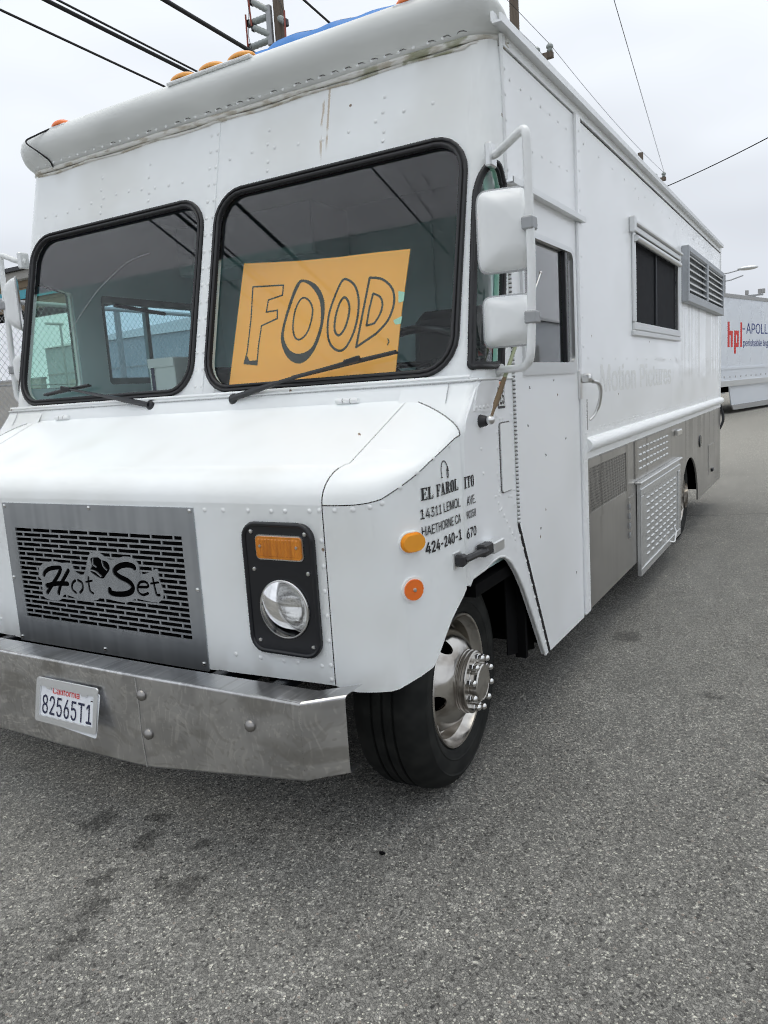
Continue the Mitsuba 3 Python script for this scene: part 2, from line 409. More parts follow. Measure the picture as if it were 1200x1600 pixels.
def sheet(poly, mp, t=0.004, sc=(), zc=(), back=True):
    """A plate: a 2D polygon mapped by mp(points (n,2), height) -> (n,3), with thickness t inwards and closed rims."""
    x0, y0, x1, y1 = poly.bounds
    xs = [x0 - 1] + sorted(s for s in sc if x0 < s < x1) + [x1 + 1]
    ys = [y0 - 1] + sorted(s for s in zc if y0 < s < y1) + [y1 + 1]
    V, F, n = [], [], 0
    for i in range(len(xs) - 1):
        for j in range(len(ys) - 1):
            cell = poly if len(xs) == 2 and len(ys) == 2 else poly.intersection(sbox(xs[i], ys[j], xs[i + 1], ys[j + 1]))
            for q in polys(cell):
                v, f = trimesh.creation.triangulate_polygon(q, engine='earcut')
                V.append(np.asarray(v))
                F.append(np.asarray(f) + n)
                n += len(v)
    m2 = trimesh.Trimesh(np.hstack([np.round(np.vstack(V), 7), np.zeros((n, 1))]), np.vstack(F), process=False)
    m2.merge_vertices()
    v2, f = np.array(m2.vertices)[:, :2], np.array(m2.faces)
    f = f[(f[:, 0] != f[:, 1]) & (f[:, 1] != f[:, 2]) & (f[:, 0] != f[:, 2])]
    a, b_, c = v2[f[:, 0]], v2[f[:, 1]], v2[f[:, 2]]
    ar = (b_[:, 0] - a[:, 0]) * (c[:, 1] - a[:, 1]) - (b_[:, 1] - a[:, 1]) * (c[:, 0] - a[:, 0])
    f[ar < 0] = f[ar < 0][:, ::-1]
    f = f[np.abs(ar) > 1e-14]
    top = mp(v2, 0.0)
    up = mp(v2, 1e-3) - top
    fn = np.cross(top[f[:, 1]] - top[f[:, 0]], top[f[:, 2]] - top[f[:, 0]])
    flip = (fn * up[f[:, 0]]).sum() < 0
    if flip:
        f = f[:, ::-1]
    if not back:
        return trimesh.Trimesh(top, f, process=False)
    bot = mp(v2, -t)
    e = np.vstack([f[:, [0, 1]], f[:, [1, 2]], f[:, [2, 0]]])
    key = {}
    for x, y in e:
        key[(x, y)] = 1
    rim = np.array([(x, y) for (x, y) in key if (y, x) not in key])
    k = len(v2)
    # the rim has vertices of its own so that the plate keeps a crisp edge
    rv = np.vstack([top, bot])
    rf = np.vstack([np.stack([rim[:, 1], rim[:, 0], rim[:, 0] + k], 1), np.stack([rim[:, 1], rim[:, 0] + k, rim[:, 1] + k], 1)])
    return cat([trimesh.Trimesh(top, f, process=False), trimesh.Trimesh(bot, f[:, ::-1], process=False), trimesh.Trimesh(rv, rf, process=False)])


def rrect(x0, y0, x1, y1, r, n=6):
    return sbox(x0 + r, y0 + r, x1 - r, y1 - r).buffer(r, quad_segs=n)


def strip(path, r, n=8):
    """a closed tube along a closed path"""
    p = list(path) + [path[0], path[1]]
    return tube(p, r, n, cap=False)


def rivets(pn, r=0.006, h=0.55):
    """domes: list of (point, normal)."""
    out = []
    base = []
    for k in range(3):
        a = k / 3 * math.pi / 2
        base.append((r * math.cos(a), r * h * math.sin(a)))
    prof = [(r * 1.0, -0.0004)] + base + [(0.0, r * h)]
    d = trimesh.creation.revolve(np.array(prof), sections=7)
    for p, n in pn:
        out.append(place(d, p, n))
    return cat(out)


def text_poly_mesh(text, h, depth, bold=False, sx=1.0):
    m = meshkit.text_mesh(text, h, depth, bold)
    m.vertices[:, 0] -= m.vertices[:, 0].min()
    m.vertices[:, 0] *= sx
    return m


def wrap(m, mp, s0, z0, width=None, lift=0.0006, shear=0.0):
    """A flat lettering mesh laid on a surface map."""
    v = np.array(m.vertices)
    if width:
        v[:, 0] *= width / v[:, 0].max()
    v[:, 1] += shear * v[:, 0]
    out = np.zeros_like(v)
    for h in np.unique(np.round(v[:, 2], 6)):
        k = np.abs(v[:, 2] - h) < 1e-5
        out[k] = mp(v[k][:, :2] + [s0, z0], lift + h)
    w = trimesh.Trimesh(out, m.faces, process=False)
    a = mp(np.array([[s0, z0], [s0 + .01, z0], [s0, z0 + .01]]), 0.0)
    b_ = mp(np.array([[s0, z0]]), 0.01)[0] - a[0]
    if np.cross(a[1] - a[0], a[2] - a[0]) @ b_ < 0:
        w = trimesh.Trimesh(out, np.array(m.faces)[:, ::-1], process=False)
    return w


def ribbon(pts, w, closed=False):
    g = LineString(list(pts) + ([pts[0]] if closed else []))
    return g.buffer(w / 2, quad_segs=4)


def spline(pts, closed=False, n=5):
    p = np.array(pts, float)
    k = len(p)
    out = []
    for i in range(k if closed else k - 1):
        g = (lambda q: p[q % k]) if closed else (lambda q: p[min(max(q, 0), k - 1)])
        a, b_, c, d = g(i - 1), g(i), g(i + 1), g(i + 2)
        for j in range(n):
            t = j / n
            out.append(.5 * (2 * b_ + (c - a) * t + (2 * a - 5 * b_ + 4 * c - d) * t * t + (3 * b_ - a - 3 * c + d) * t ** 3))
    if not closed:
        out.append(p[-1])
    return [tuple(q) for q in out]


# ------------------------------------------------------------------ scene entries
def numbered(key):
    if not any(k == key or k.startswith(key + '__') for k in list(scene) + list(labels)):
        return key
    i = 1
    while any(k == f'{key}_{i:03d}' or k.startswith(f'{key}_{i:03d}__') for k in list(scene) + list(labels)):
        i += 1
    return f'{key}_{i:03d}'


def obj(name, mesh, m, parent=None, smooth=35, label=None, category=None, group=None, kind=None):
    key = numbered(f'{parent}__{name}' if parent else name)
    scene[key] = mikit.ply(clean(mesh) if smooth is not False else mesh, m, smooth=smooth)
    d = {k: v for k, v in (('label', label), ('category', category), ('group', group), ('kind', kind)) if v}
    if d:
        labels[key] = d
    return key


def again(name, key, parent, to_world, label=None):
    k = numbered(f'{parent}__{name}' if parent else name)
    scene[k] = {**scene[key], 'to_world': to_world}
    if label:
        labels[k] = {'label': label}
    return k


def thing(name, label, category, group=None):
    key = numbered(name)
    labels[key] = {'label': label, 'category': category}
    if group:
        labels[key]['group'] = group
    return key


# ------------------------------------------------------------------ surface maps of the truck
W = 1.12
ZL = 1.269
KR = 0.25 / (2.309 - 1.269)            # rake of the front
NF = np.array([0, -1, KR]) / math.hypot(1, KR)
YN = -0.534                            # nose face


def yF(z):
    return KR * (np.asarray(z) - ZL)


def mpF(v, d):                          # raked front: (x, z)
    v = np.asarray(v, float)
    return np.stack([v[:, 0], yF(v[:, 1]), v[:, 1]], 1) + NF * d


def mpS(v, d):                          # visible side: (y, z)
    v = np.asarray(v, float)
    return np.stack([np.full(len(v), W + d), v[:, 0], v[:, 1]], 1)


def mpL(v, d):
    v = np.asarray(v, float)
    return np.stack([np.full(len(v), -W - d), v[:, 0], v[:, 1]], 1)


RN = 0.22
SA = 0.9
SB = SA + RN * math.pi / 2


def nose_xy(s):
    s = np.asarray(s, float)
    a = np.abs(s)
    th = np.clip((a - SA) / RN, 0, math.pi / 2)
    x = np.minimum(a, SA) + RN * np.sin(th)
    y = YN + RN * (1 - np.cos(th)) + np.maximum(a - SB, 0)
    nx, ny = np.sin(th), -np.cos(th)
    return np.sign(s) * x, y, np.sign(s) * nx, ny


def mpN(v, d):                          # nose wrap: (s, z)
    v = np.asarray(v, float)
    x, y, nx, ny = nose_xy(v[:, 0])
    return np.stack([x + nx * d, y + ny * d, v[:, 1]], 1)


def mpG(v, d):                          # flat nose face: (x, z)
    v = np.asarray(v, float)
    return np.stack([v[:, 0], np.full(len(v), YN - d), v[:, 1]], 1)


RC = 0.075
SC_ = RC * math.pi / 2


def mpC(v, d):                          # front corner post wrapped to the side: (s from the front face, z)
    v = np.asarray(v, float)
    s, z = v[:, 0], v[:, 1]
    th = np.clip(s / RC, 0, math.pi / 2)
    x = W - RC + (RC + d) * np.sin(th)
    y = yF(z) + RC - (RC + d) * np.cos(th) + np.maximum(s - SC_, 0)
    return np.stack([x, y, z], 1)


corner_cuts = [SC_ * k / 6 for k in range(1, 7)]
nose_cuts = [SA + (SB - SA) * k / 10 for k in range(11)]
nose_cuts = sorted([-c for c in nose_cuts] + nose_cuts)

# ================================================================== FOOD TRUCK
FT = thing('food_truck', 'white step van food truck with riveted body, dark windshields and brick pattern grille', 'food truck')


def part(name, mesh, m, smooth=35, label=None, parent=FT, kind=None):
    return obj(name, mesh, m, parent, smooth, label, kind=kind)


def both(name, mesh, m, smooth=35, label=None, parent=FT):
    k = part(name, mesh, m, smooth, label, parent)
    part(name, mirror(mesh), m, smooth, None, parent)
    return k


# ---- raked front with two windshield openings
WSR = rrect(0.048, 1.302, 1.032, 1.998, 0.10)
WSL = affinity.scale(WSR, -1, 1, origin=(0, 0))
front = sbox(-(W - RC), ZL, W - RC, 2.315).difference(WSR).difference(WSL)
part('front_panel', sheet(front, mpF, 0.025), 'white_front')
# seam between the two front sheets: a narrow overlap strip
part('centre_strip', sheet(sbox(-0.026, ZL, 0.026, 2.31), mpF, 0.003) if False else sheet(sbox(-0.024, 1.272, 0.024, 2.305), lambda v, d: mpF(v, d + 0.003), 0.0025), 'white_front')

# ---- corner posts with the quarter windows
def s_end(z, y):
    return SC_ + (y - yF(z) - RC)


qw = [(0.062, 1.318), (0.055, 1.34), (0.045, 1.75), (0.05, 1.85), (0.075, 1.90), (0.105, 1.905), (0.14, 1.87), (0.165, 1.80), (0.205, 1.34), (0.195, 1.318)]
QW = Polygon(spline(qw, True, 5)).buffer(0)
post = Polygon([(0, ZL), (s_end(ZL, .285), ZL), (s_end(2.315, .285), 2.315), (0, 2.315)])
part('corner_post', sheet(post.difference(QW), mpC, 0.022, corner_cuts), 'white_front')
LQ = Polygon([(0.075, 1.36), (s_end(1.36, .37), 1.36), (s_end(1.8, .37), 1.80), (0.12, 1.83), (0.075, 1.80)]).buffer(-.02).buffer(.02)
lpost = Polygon([(0, ZL), (s_end(ZL, .45), ZL), (s_end(2.315, .45), 2.315), (0, 2.315)])
part('corner_post', mirror(sheet(lpost.difference(LQ), mpC, 0.022, corner_cuts)), 'white_front')

# ---- windshields: seal, pane, dark shade band along the top
for sgn, op in ((1, WSR), (-1, WSL)):
    pn = thing_key = part('windshield', sheet(op.buffer(0.004).intersection(sbox(-2, 1.0, 2, 1.772)), lambda v, d: mpF(v, d - 0.010), 0, back=False), 'windshield_glass', False)
    part('shade_band', sheet(op.buffer(0.004).intersection(sbox(-2, 1.772, 2, 3)), lambda v, d: mpF(v, d - 0.010), 0, back=False), 'shade_glass', False, parent=pn)
    ring = op.buffer(0.021).difference(op.buffer(-0.005))
    s_ = part('seal', sheet(ring, lambda v, d: mpF(v, d + 0.006), 0.012), 'rubber', parent=pn)
    for off, rr in ((0.0155, 0.0062), (0.001, 0.0062)):
        q = op.buffer(off)
        path = mpF(np.array(q.exterior.coords)[:-1], 0.007)
        part('seal_bead', strip(path, rr, 6), 'rubber', True, parent=pn)

sc_pts = spline([(-0.78, 1.56), (-0.737, 1.615), (-0.621, 1.729), (-0.527, 1.787), (-0.431, 1.833), (-0.313, 1.849)])
part('glass_crack', tube(mpF(np.array(sc_pts), -.008), .0012, 5), 'gap_grey', True)
# ---- quarter windows
pn = part('quarter_window', sheet(QW.buffer(.003), lambda v, d: mpC(v, d - 0.008), 0, corner_cuts, back=False), 'side_glass', False)
part('seal', sheet(QW.buffer(0.020).difference(QW.buffer(-0.003)), lambda v, d: mpC(v, d + 0.006), 0.010, corner_cuts), 'rubber', parent=pn)
part('seal_bead', strip(mpC(np.array(QW.buffer(.012).exterior.coords)[:-1], 0.006), 0.008, 6), 'rubber', True, parent=pn)
pn = part('quarter_window', mirror(sheet(LQ.buffer(.003), lambda v, d: mpC(v, d - 0.008), 0, corner_cuts, back=False)), 'side_glass', False)
part('seal', mirror(sheet(LQ.buffer(0.018).difference(LQ.buffer(-0.003)), lambda v, d: mpC(v, d + 0.006), 0.010, corner_cuts)), 'rubber', parent=pn)

# ---- cowl below the windshields: ledge, firewall
ledge = [(-0.012, 1.283), (-0.016, 1.277), (-0.012, 1.269), (-0.018, 1.262), (-0.035, 1.225), (-0.038, 1.205)]
V = []
xs = [-W + .02, W - .02]
V = np.array([(x, y, z) for x in xs for (y, z) in ledge])
n_ = len(ledge)
Fq = [[i, i + 1, n_ + i + 1, n_ + i] for i in range(n_ - 1)]
m_ = trimesh.Trimesh(V, np.vstack([np.array(Fq)[:, [0, 1, 2]], np.array(Fq)[:, [0, 2, 3]]]), process=False)
part('cowl_panel', m_, 'white_front', 30)
part('firewall', cat([bx(-W + .03, W - .03, -.10, -.02, .99, 1.12), bx(-.6, .6, -.10, -.02, .45, .99)]), 'black_matte', False)
for sg in (1, -1):
    # rounded cowl corner between the ledge and the side sheet
    rows = [(.67, -.150), (1.09, -.150), (1.15, -.112), (1.20, -.058), (1.235, -.034), (1.262, -.016), (1.270, -.006)]
    V, F = [], []
    for (z, y) in rows:
        for k in range(7):
            th = k / 6 * math.pi / 2
            r_ = 0.028
            V.append((sg * (W - r_ + r_ * math.sin(th)), y + r_ - r_ * math.cos(th), z))
        V.append((sg * (W - r_ - .22), y, z))
    for i in range(len(rows) - 1):
        for k in range(6):
            a = i * 8 + k
            F.append([a, a + 1, a + 9, a + 8])
        a = i * 8
        F.append([a + 7, a, a + 8, a + 15])
    F = np.array(F)
    m_ = trimesh.Trimesh(V, np.vstack([F[:, [0, 1, 2]], F[:, [0, 2, 3]]]), process=False)
    m_.fix_normals()
    part('cowl_corner', m_, 'white_front', 40)

# ---- side sheets in front of the door (both sides)
side_front = Polygon([(-.122, .665), (-.095, .685), (0.0, .690), (.06, .700), (.11, .703), (.16, .695), (.215, .665), (.27, .615), (.33, .545), (.40, .44), (.535, .232), (.565, .232), (.285, .775), (.285, ZL), (0.03, ZL),
                      (0.0, 1.255), (-.022, 1.235), (-.052, 1.20), (-.10, 1.15), (-.122, 1.09)])
sf = sheet(side_front, mpS, 0.02)
part('side_front_panel', sf, 'white_side')
part('side_front_panel', mirror(sf), 'white_side')
part('side_front_panel', mirror(sheet(Polygon([(.285, ZL), (.285, .775), (.565, .232), (1.28, .232), (1.28, ZL)]), mpS, .02)), 'white_side')
# overlapping patch of sheet below the quarter window, with a lip
part('cowl_patch', sheet(Polygon([(-.045, 1.175), (.105, 1.165), (.16, 1.262), (.02, 1.262), (-.01, 1.245)]), lambda v, d: mpS(v, d + .003), .003), 'white_side')
# fuel filler recess
rec = rrect(.150, .905, .243, 1.125, .012)
part('filler_gap', strip(mpS(np.array(rec.buffer(.002).exterior.coords)[:-1], .001), .0022, 5), 'gap_dark', True)
part('filler_door', sheet(rec, lambda v, d: mpS(v, d + .006), .006), 'white_trim')
# wheel arch lip and the strip in front of the door
part('arch_flange', tube([(W - .004, y, z) for (y, z) in [(-.095, .685), (0.0, .690), (.06, .700), (.11, .703), (.16, .695), (.215, .665), (.27, .615), (.33, .545), (.40, .44), (.535, .232)]], .006, 6), 'white_trim', True)

# ---- nose: wrap from the hood seam down
top = [(-1.4096, 1.109), (-1.376, 1.107), (-1.215, 1.058), (-1.09, 0.995), (-1.056, .978), (-1.024, .972), (-.99, .969), (-.9, .969)]
topR = [(-s, z) for s, z in top[::-1]]
bot = [(1.4096, .665), (1.388, .650), (1.303, .605), (1.258, .571), (1.188, .503), (1.114, .482), (1.075, .468), (1.055, .465), (.964, .467), (.938, .470), (.898, .480), (.445, .466)]
botL = [(-s, z) for s, z in bot[::-1]]
GR = sbox(-.447, .462, .447, .952)
for nm, pl, in (('nose_face', Polygon([(-.897, .480), (-.445, .466), (.445, .466), (.897, .480), (.897, .969), (-.897, .969)]).difference(sbox(-.40, .55, .40, .88)).difference(Point(.759, .683).buffer(.082)).difference(Point(-.759, .683).buffer(.082))),):
    part(nm, sheet(pl, mpG, .006), 'white_front')
fend = Polygon([(.9, .969)] + topR[1:] + bot[:-1] + [(.9, .481)])
fm = sheet(fend, mpN, .006, nose_cuts)
part('fender', fm, 'white_front')
part('fender', mirror(fm), 'white_front')


# ---- hood and the rounded corner caps: a loft from the seam up to the flat top
def seam_z(s):
    return float(np.interp(abs(s), [0, .99, 1.024, 1.056, 1.09, 1.215, 1.376, 1.4096], [.969, .969, .972, .978, .995, 1.058, 1.107, 1.113]))


def ztop(y):
    return 1.22 + .44 * (y + .03)


def inset(s):
    return .145 + .065 * min(1, max(0, (abs(s) - SA) / (SB - SA)))


def hood_loft(svals, rows=9, bx_=0.0):
    V = []
    for a in range(rows):
        t = a / (rows - 1) * math.pi / 2
        for s in svals:
            off = inset(s) * (1 - math.cos(t))
            x, y, nx, ny = nose_xy(s)
            if abs(s) > SB:       # the rear end leans back as it rises
                y = y + (abs(s) - SB) / (1.4096 - SB) * (.115 * (a / (rows - 1)) ** 1.4)
            xi, yi = x - nx * inset(s), y - ny * inset(s)
            z0, z1 = seam_z(s), ztop(yi) if abs(s) < SB else max(ztop(yi), 0)
            V.append((x - nx * off, y - ny * off, z0 + (z1 - z0) * math.sin(t)))
    k = len(svals)
    F = []
    for a in range(rows - 1):
        for j in range(k - 1):
            F.append([a * k + j, a * k + j + 1, (a + 1) * k + j + 1, (a + 1) * k + j])
    return V, F, k


def hood_mesh(svals, strip_to=None):
    V, F, k = hood_loft(svals)
    base = (9 - 1) * k
    # top: from the inner rim back to the cowl
    n0 = len(V)
    if strip_to is None:          # centre hood, flat to the rear
        for j in range(k):
            x = V[base + j][0]
            V.append((x, -.033, ztop(-.033)))
        for j in range(k - 1):
            F.append([base + j, base + j + 1, n0 + j + 1, n0 + j])
    else:                         # corner cap: fill inwards to the hood's edge line
        for j in range(k):
            y = V[base + j][1]
            V.append((strip_to, max(min(y, -.033), V[base][1]), ztop(max(min(y, -.033), V[base][1]))))
        for j in range(k - 1):
            F.append([base + j, base + j + 1, n0 + j + 1, n0 + j])
    F = np.array(F)
    m = trimesh.Trimesh(V, np.vstack([F[:, [0, 1, 2]], F[:, [0, 2, 3]]]), process=False)
    return m


hm = hood_mesh(list(np.linspace(-.897, .897, 13)))
HOOD = part('hood', hm, 'white_front', 50)
cs = [.9003] + list(np.linspace(SA, SB, 14)[1:]) + list(np.linspace(SB, 1.4096, 6)[1:])
cm = hood_mesh(cs, .9003)
both('hood_corner_cap', cm, 'white_front', 50)
# dark gaps at the hood seams
gap = [tuple(mpN(np.array([[s, seam_z(s)]]), .0004)[0]) for s in np.linspace(.9, 1.4096, 30)]
part('hood_seam', tube(gap, .0012, 5), 'black_matte', True)
V_, _, k_ = hood_loft([.8985])
gap2 = [(x, y - .0004, z + .0004) for (x, y, z) in V_] + [(.8985, -.034, ztop(-.034) + .0006)]
both('hood_seam', tube([(.8985, YN - .0005, .483), (.8985, YN - .0005, .9)] + gap2[:7], .0010, 5), 'black_matte', True)
both('hood_seam', tube(gap2[6:], .0007, 5), 'gap_pale', True)
part('hood_seam', tube([(-1.0, -.034, ztop(-.034) + .001), (1.0, -.034, ztop(-.034) + .001)], .0016, 5), 'black_matte', True)
V_, _, k_ = hood_loft(cs)
rear = [V_[a * k_ + k_ - 1] for a in range(9)] + [(x, -.0335, ztop(-.0335) + .001) for x in (.93,)]
rear = [(x + .0006, y + .001, z + .0006) for (x, y, z) in rear]
both('hood_seam', tube(rear, .0018, 5), 'gap_dark', True)
lipq = [(W + .0025, .282, 1.2665), (W + .0025, .01, 1.2665), (W - .012, -.020, 1.2665)]
lipp = bend([(-x, y, z) for (x, y, z) in lipq] + lipq[::-1], .02)
part('cowl_lip', tube(lipp, .0030, 6), 'white_trim', True)
part('cowl_lip_gap', tube([(x * .9990, y - (.001 if abs(x) < W - .02 else 0), z - .005) for (x, y, z) in lipp], .0013, 5), 'gap_grey', True)
both('cowl_joint', tube([(1.036, -.0225, 1.262), (1.036, -.037, 1.236), (1.038, -.058, 1.203)], .0014, 5), 'gap_grey', True)
for x in (-.726, .68):
    h = part('hood_hinge', cyl((x - .042, -.040, 1.226), (x + .042, -.040, 1.226), .0085, 12), 'white_trim', label=None)
    for k in (-.014, .014):
        part('knuckle_gap', cyl((x + k - .001, -.040, 1.226), (x + k + .001, -.040, 1.226), .0088, 10), 'black_matte', parent=h)

# ---- stainless grille plate with cut slots and the cut lettering plate
slots = []
rowp = (.868 - .556) / 18.5
for i in range(19):
    z1 = .868 - i * rowp
    off = (-.03 if i % 2 else 0.012) + (i % 3) * .006
    x = -.392
    edge = -.392
    w = .088
    xx = -.392 - (.047 if i % 2 else 0.0) - (i % 4) * .004
    while xx < .392:
        a, b_ = max(xx, -.392), min(xx + w, .392)
        if b_ - a > .012:
            slots.append(sbox(a, z1 - .0112, b_, z1))
        xx += w + .0062
PLATE = Polygon(spline([(-0.291, 0.73), (-0.265, 0.748), (-0.212, 0.759), (-0.17, 0.756), (-0.121, 0.757), (-0.105, 0.732), (-0.065, 0.723), (-0.035, 0.778), (-0.018, 0.797), (0.022, 0.801), (0.058, 0.783), (0.09, 0.783),
                (0.136, 0.794), (0.178, 0.79), (0.199, 0.769), (0.201, 0.743), (0.244, 0.75), (0.276, 0.763), (0.28, 0.731), (0.293, 0.686), (0.266, 0.658), (0.2, 0.659), (0.169, 0.661), (0.123, 0.645), (0.06, 0.647), (0.009, 0.654),
                (-0.02, 0.64), (-0.102, 0.636), (-0.142, 0.644), (-0.177, 0.646), (-0.203, 0.625), (-0.261, 0.623), (-0.288, 0.637), (-0.285, 0.687), (-0.297, 0.7)], True, 4)).buffer(0)


def rb(pts, w, closed=False):
    return ribbon(spline(pts, closed), w, closed)


cut = [
    rb([(-0.27, 0.708), (-0.26, 0.72), (-0.232, 0.733), (-0.187, 0.739), (-0.178, 0.735), (-0.192, 0.715), (-0.228, 0.681), (-0.264, 0.647)], .015),
    rb([(-0.139, 0.732), (-0.161, 0.709), (-0.189, 0.679), (-0.205, 0.649)], .015),
    rb([(-0.262, 0.671), (-0.213, 0.682), (-0.152, 0.686)], .017),
    rb([(-0.097, 0.702), (-0.078, 0.694), (-0.078, 0.675), (-0.094, 0.66)], .0095), rb([(-0.115, 0.658), (-0.131, 0.669), (-0.127, 0.688), (-0.111, 0.7)], .0095),
    rb([(-0.043, 0.715), (-0.045, 0.69), (-0.042, 0.669), (-0.029, 0.663)], .009), rb([(-0.058, 0.699), (-0.027, 0.705)], .007),
    rb([(0.176, 0.761), (0.171, 0.765), (0.15, 0.768), (0.118, 0.764), (0.091, 0.751), (0.085, 0.74), (0.106, 0.727), (0.141, 0.716), (0.159, 0.702), (0.155, 0.686), (0.128, 0.674), (0.083, 0.669), (0.054, 0.672), (0.053, 0.681)], .019),
    rb([(0.185, 0.7), (0.225, 0.703), (0.227, 0.714), (0.212, 0.719), (0.193, 0.714), (0.181, 0.697), (0.185, 0.682), (0.202, 0.676), (0.225, 0.683)], .009),
    rb([(0.253, 0.733), (0.256, 0.711), (0.259, 0.692), (0.263, 0.681), (0.274, 0.681)], .009), rb([(0.242, 0.715), (0.275, 0.721)], .007)]
hat = Polygon(spline([(-0.022, 0.779), (0.013, 0.785), (0.031, 0.777), (0.056, 0.772), (0.065, 0.752), (0.045, 0.73), (0.02, 0.715), (-0.03, 0.735), (-0.019, 0.756)], True, 4)).buffer(0)
hat = hat.difference(rb([(-.03, .740), (-.008, .737), (.018, .722)], .004)).difference(rb([(-.012, .778), (-.014, .760), (.0, .752)], .003)).difference(rb([(.030, .776), (.034, .757), (.048, .745)], .003))
GP = sbox(-.447, .460, .447, .954).difference(unary_union(slots).difference(PLATE)).difference(unary_union(cut + [hat]))
GRILLE = part('grille', sheet(GP, lambda v, d: mpG(v, d + .004), .004), 'dull_steel', False, label='brushed steel grille plate with brick pattern slots and cut lettering reading Hot Set')
part('grille_backing', bx(-.42, .42, YN + .045, YN + .05, .5, .92), 'black_matte', False)
for q in [(-.435, .943), (0.0, .945), (.435, .945), (.435, .71), (-.437, .69), (.430, .482), (-.004, .477), (-.435, .474)]:
    part('grille_screw', place(lathe([(.0068, 0), (.0066, .002), (.004, .004), (0, .0045)], 10), (q[0], YN - .004, q[1]), (0, -1, 0)), 'bright_steel', 40, parent=GRILLE)

# ---- lamp panels
def lamp_panel(sg):
    P_ = lambda m: m if sg > 0 else mirror(m)
    pl = rrect(.632, .553, .868, .920, .045)
    hole = Point(.759, .683).buffer(.081, quad_segs=16)
    k = part('lamp_panel', P_(sheet(pl.difference(hole), lambda v, d: mpG(v, d + .012), .012)), 'black_plastic', label='black headlight panel beside the steel grille' if sg > 0 else None)
    ring = pl.buffer(-.004)
    path = mpG(np.array(ring.exterior.coords)[:-1], .011)
    part('panel_rim', P_(strip(path, .007, 8)), 'black_plastic', True, parent=k)
    c = np.array([.759, YN - .010, .683])
    hl = part('headlight', P_(place(lathe([(.0, -.055), (.03, -.050), (.055, -.036), (.070, -.018), (.0785, 0.002)], 40), c + [0, .004, 0], (0, -1, 0))), 'bright_steel', True, parent=k, label='round sealed beam headlight' if sg > 0 else None)
    # fluted lens
    V, F = [], []
    nr, na = 24, 72
    for i in range(nr + 1):
        r = .0775 * i / nr
        for j in range(na):
            a = 2 * math.pi * j / na
            x, z = r * math.cos(a), r * math.sin(a)
            h = .020 * (1 - (r / .0775) ** 2) + (.0007 * math.sin(x * 620) + .0006 * math.sin(z * 430)) * (r < .074)
            V.append((x, -h, z))
    for i in range(nr):
        for j in range(na):
            a, b_ = i * na + j, i * na + (j + 1) % na
            F += [[a, b_, b_ + na], [a, b_ + na, a + na]]
    n_in = len(V)
    V2 = [(x, y + .010 - .0, z) for (x, y, z) in V]
    for i in range(nr + 1):
        r = .0775 * i / nr
        for j in range(na):
            a = 2 * math.pi * j / na
            V[i * na + j] = (r * math.cos(a), -.020 * (1 - (r / .0775) ** 2), r * math.sin(a))
    FI = [[q + n_in for q in t_[::-1]] for t_ in F]
    rim_ = []
    for j in range(na):
        a, b_ = nr * na + j, nr * na + (j + 1) % na
        rim_ += [[a, b_, b_ + n_in], [a, b_ + n_in, a + n_in]]
    lens = trimesh.Trimesh(np.array(V + V2) + c + [0, -.010, 0], F + FI + rim_, process=False)
    lens.fix_normals()
    obj('headlight_lens', P_(lens), 'lamp_glass', k, 20)
    part('bezel', P_(place(trimesh.creation.torus(.0795, .0034, 40, 10), c + [0, -.006, 0], (0, -1, 0))), 'bright_steel', True, parent=k)
    for zz in (-.045, -.020, .004, .030):
        hw = math.sqrt(.073 ** 2 - zz ** 2)
        pass
    # turn lamp
    am = rrect(.683, .823, .834, .884, .010)
    V, F = [], []
    tl = part('turn_lamp', P_(sheet(am.buffer(.004), lambda v, d: mpG(v, d + .016), .006)), 'bright_steel', parent=k)
    ribs = cat([bx(.690 + i * .0115, .690 + i * .0115 + .0095, YN - .0225, YN - .016, .829, .878, .0025) for i in range(12)])
    part('amber_lens', P_(cat([sheet(am, lambda v, d: mpG(v, d + .020), .006), ribs])), 'amber', 20, parent=k)
    for q in ((.700, .858), (.822, .858)):
        part('lens_screw', P_(place(lathe([(.0045, 0), (.004, .003), (0, .0035)], 8), (q[0], YN - .022, q[1]), (0, -1, 0))), 'bright_steel', 40, parent=k)
    for q in ((.664, .895), (.845, .893), (.665, .790), (.847, .787), (.664, .586), (.845, .584)):
        part('panel_screw', P_(place(lathe([(.0062, 0), (.0055, .003), (0, .0045)], 10), (q[0], YN - .012, q[1]), (0, -1, 0))), 'bright_steel', 40, parent=k)


lamp_panel(1)
lamp_panel(-1)

# ---- fender marker lamp, reflector, hood latch
mk = LineString([(1.126, .858), (1.143, .858)]).buffer(.026, quad_segs=8)
k = part('side_marker', sheet(mk.buffer(.003), lambda v, d: mpN(v, d + .006), .006, nose_cuts), 'white_trim', label='amber side marker lamp on the fender')
part('marker_lens', cat([sheet(mk.buffer(-.0015 * i), lambda v, d, i=i: mpN(v, d + .008 + .004 * i), .006, nose_cuts) for i in range(4)]), 'marker_amber', 50, parent=k)
rf = Point(1.131, .732).buffer(.031, quad_segs=12)
k = part('side_reflector', sheet(rf.buffer(.003), lambda v, d: mpN(v, d + .005), .005, nose_cuts), 'sticker_white', label='round orange reflector on the fender')
part('reflector_disc', sheet(rf.buffer(-.003), lambda v, d: mpN(v, d + .009), .005, nose_cuts), 'orange_lens', parent=k)
part('reflector_screw', place(lathe([(.006, 0), (.005, .003), (0, .004)], 10), mpN(np.array([[1.131, .732]]), .009)[0], mpN(np.array([[1.131, .732]]), 1)[0] - mpN(np.array([[1.131, .732]]), 0)[0]), 'bright_steel', 40, parent=k)
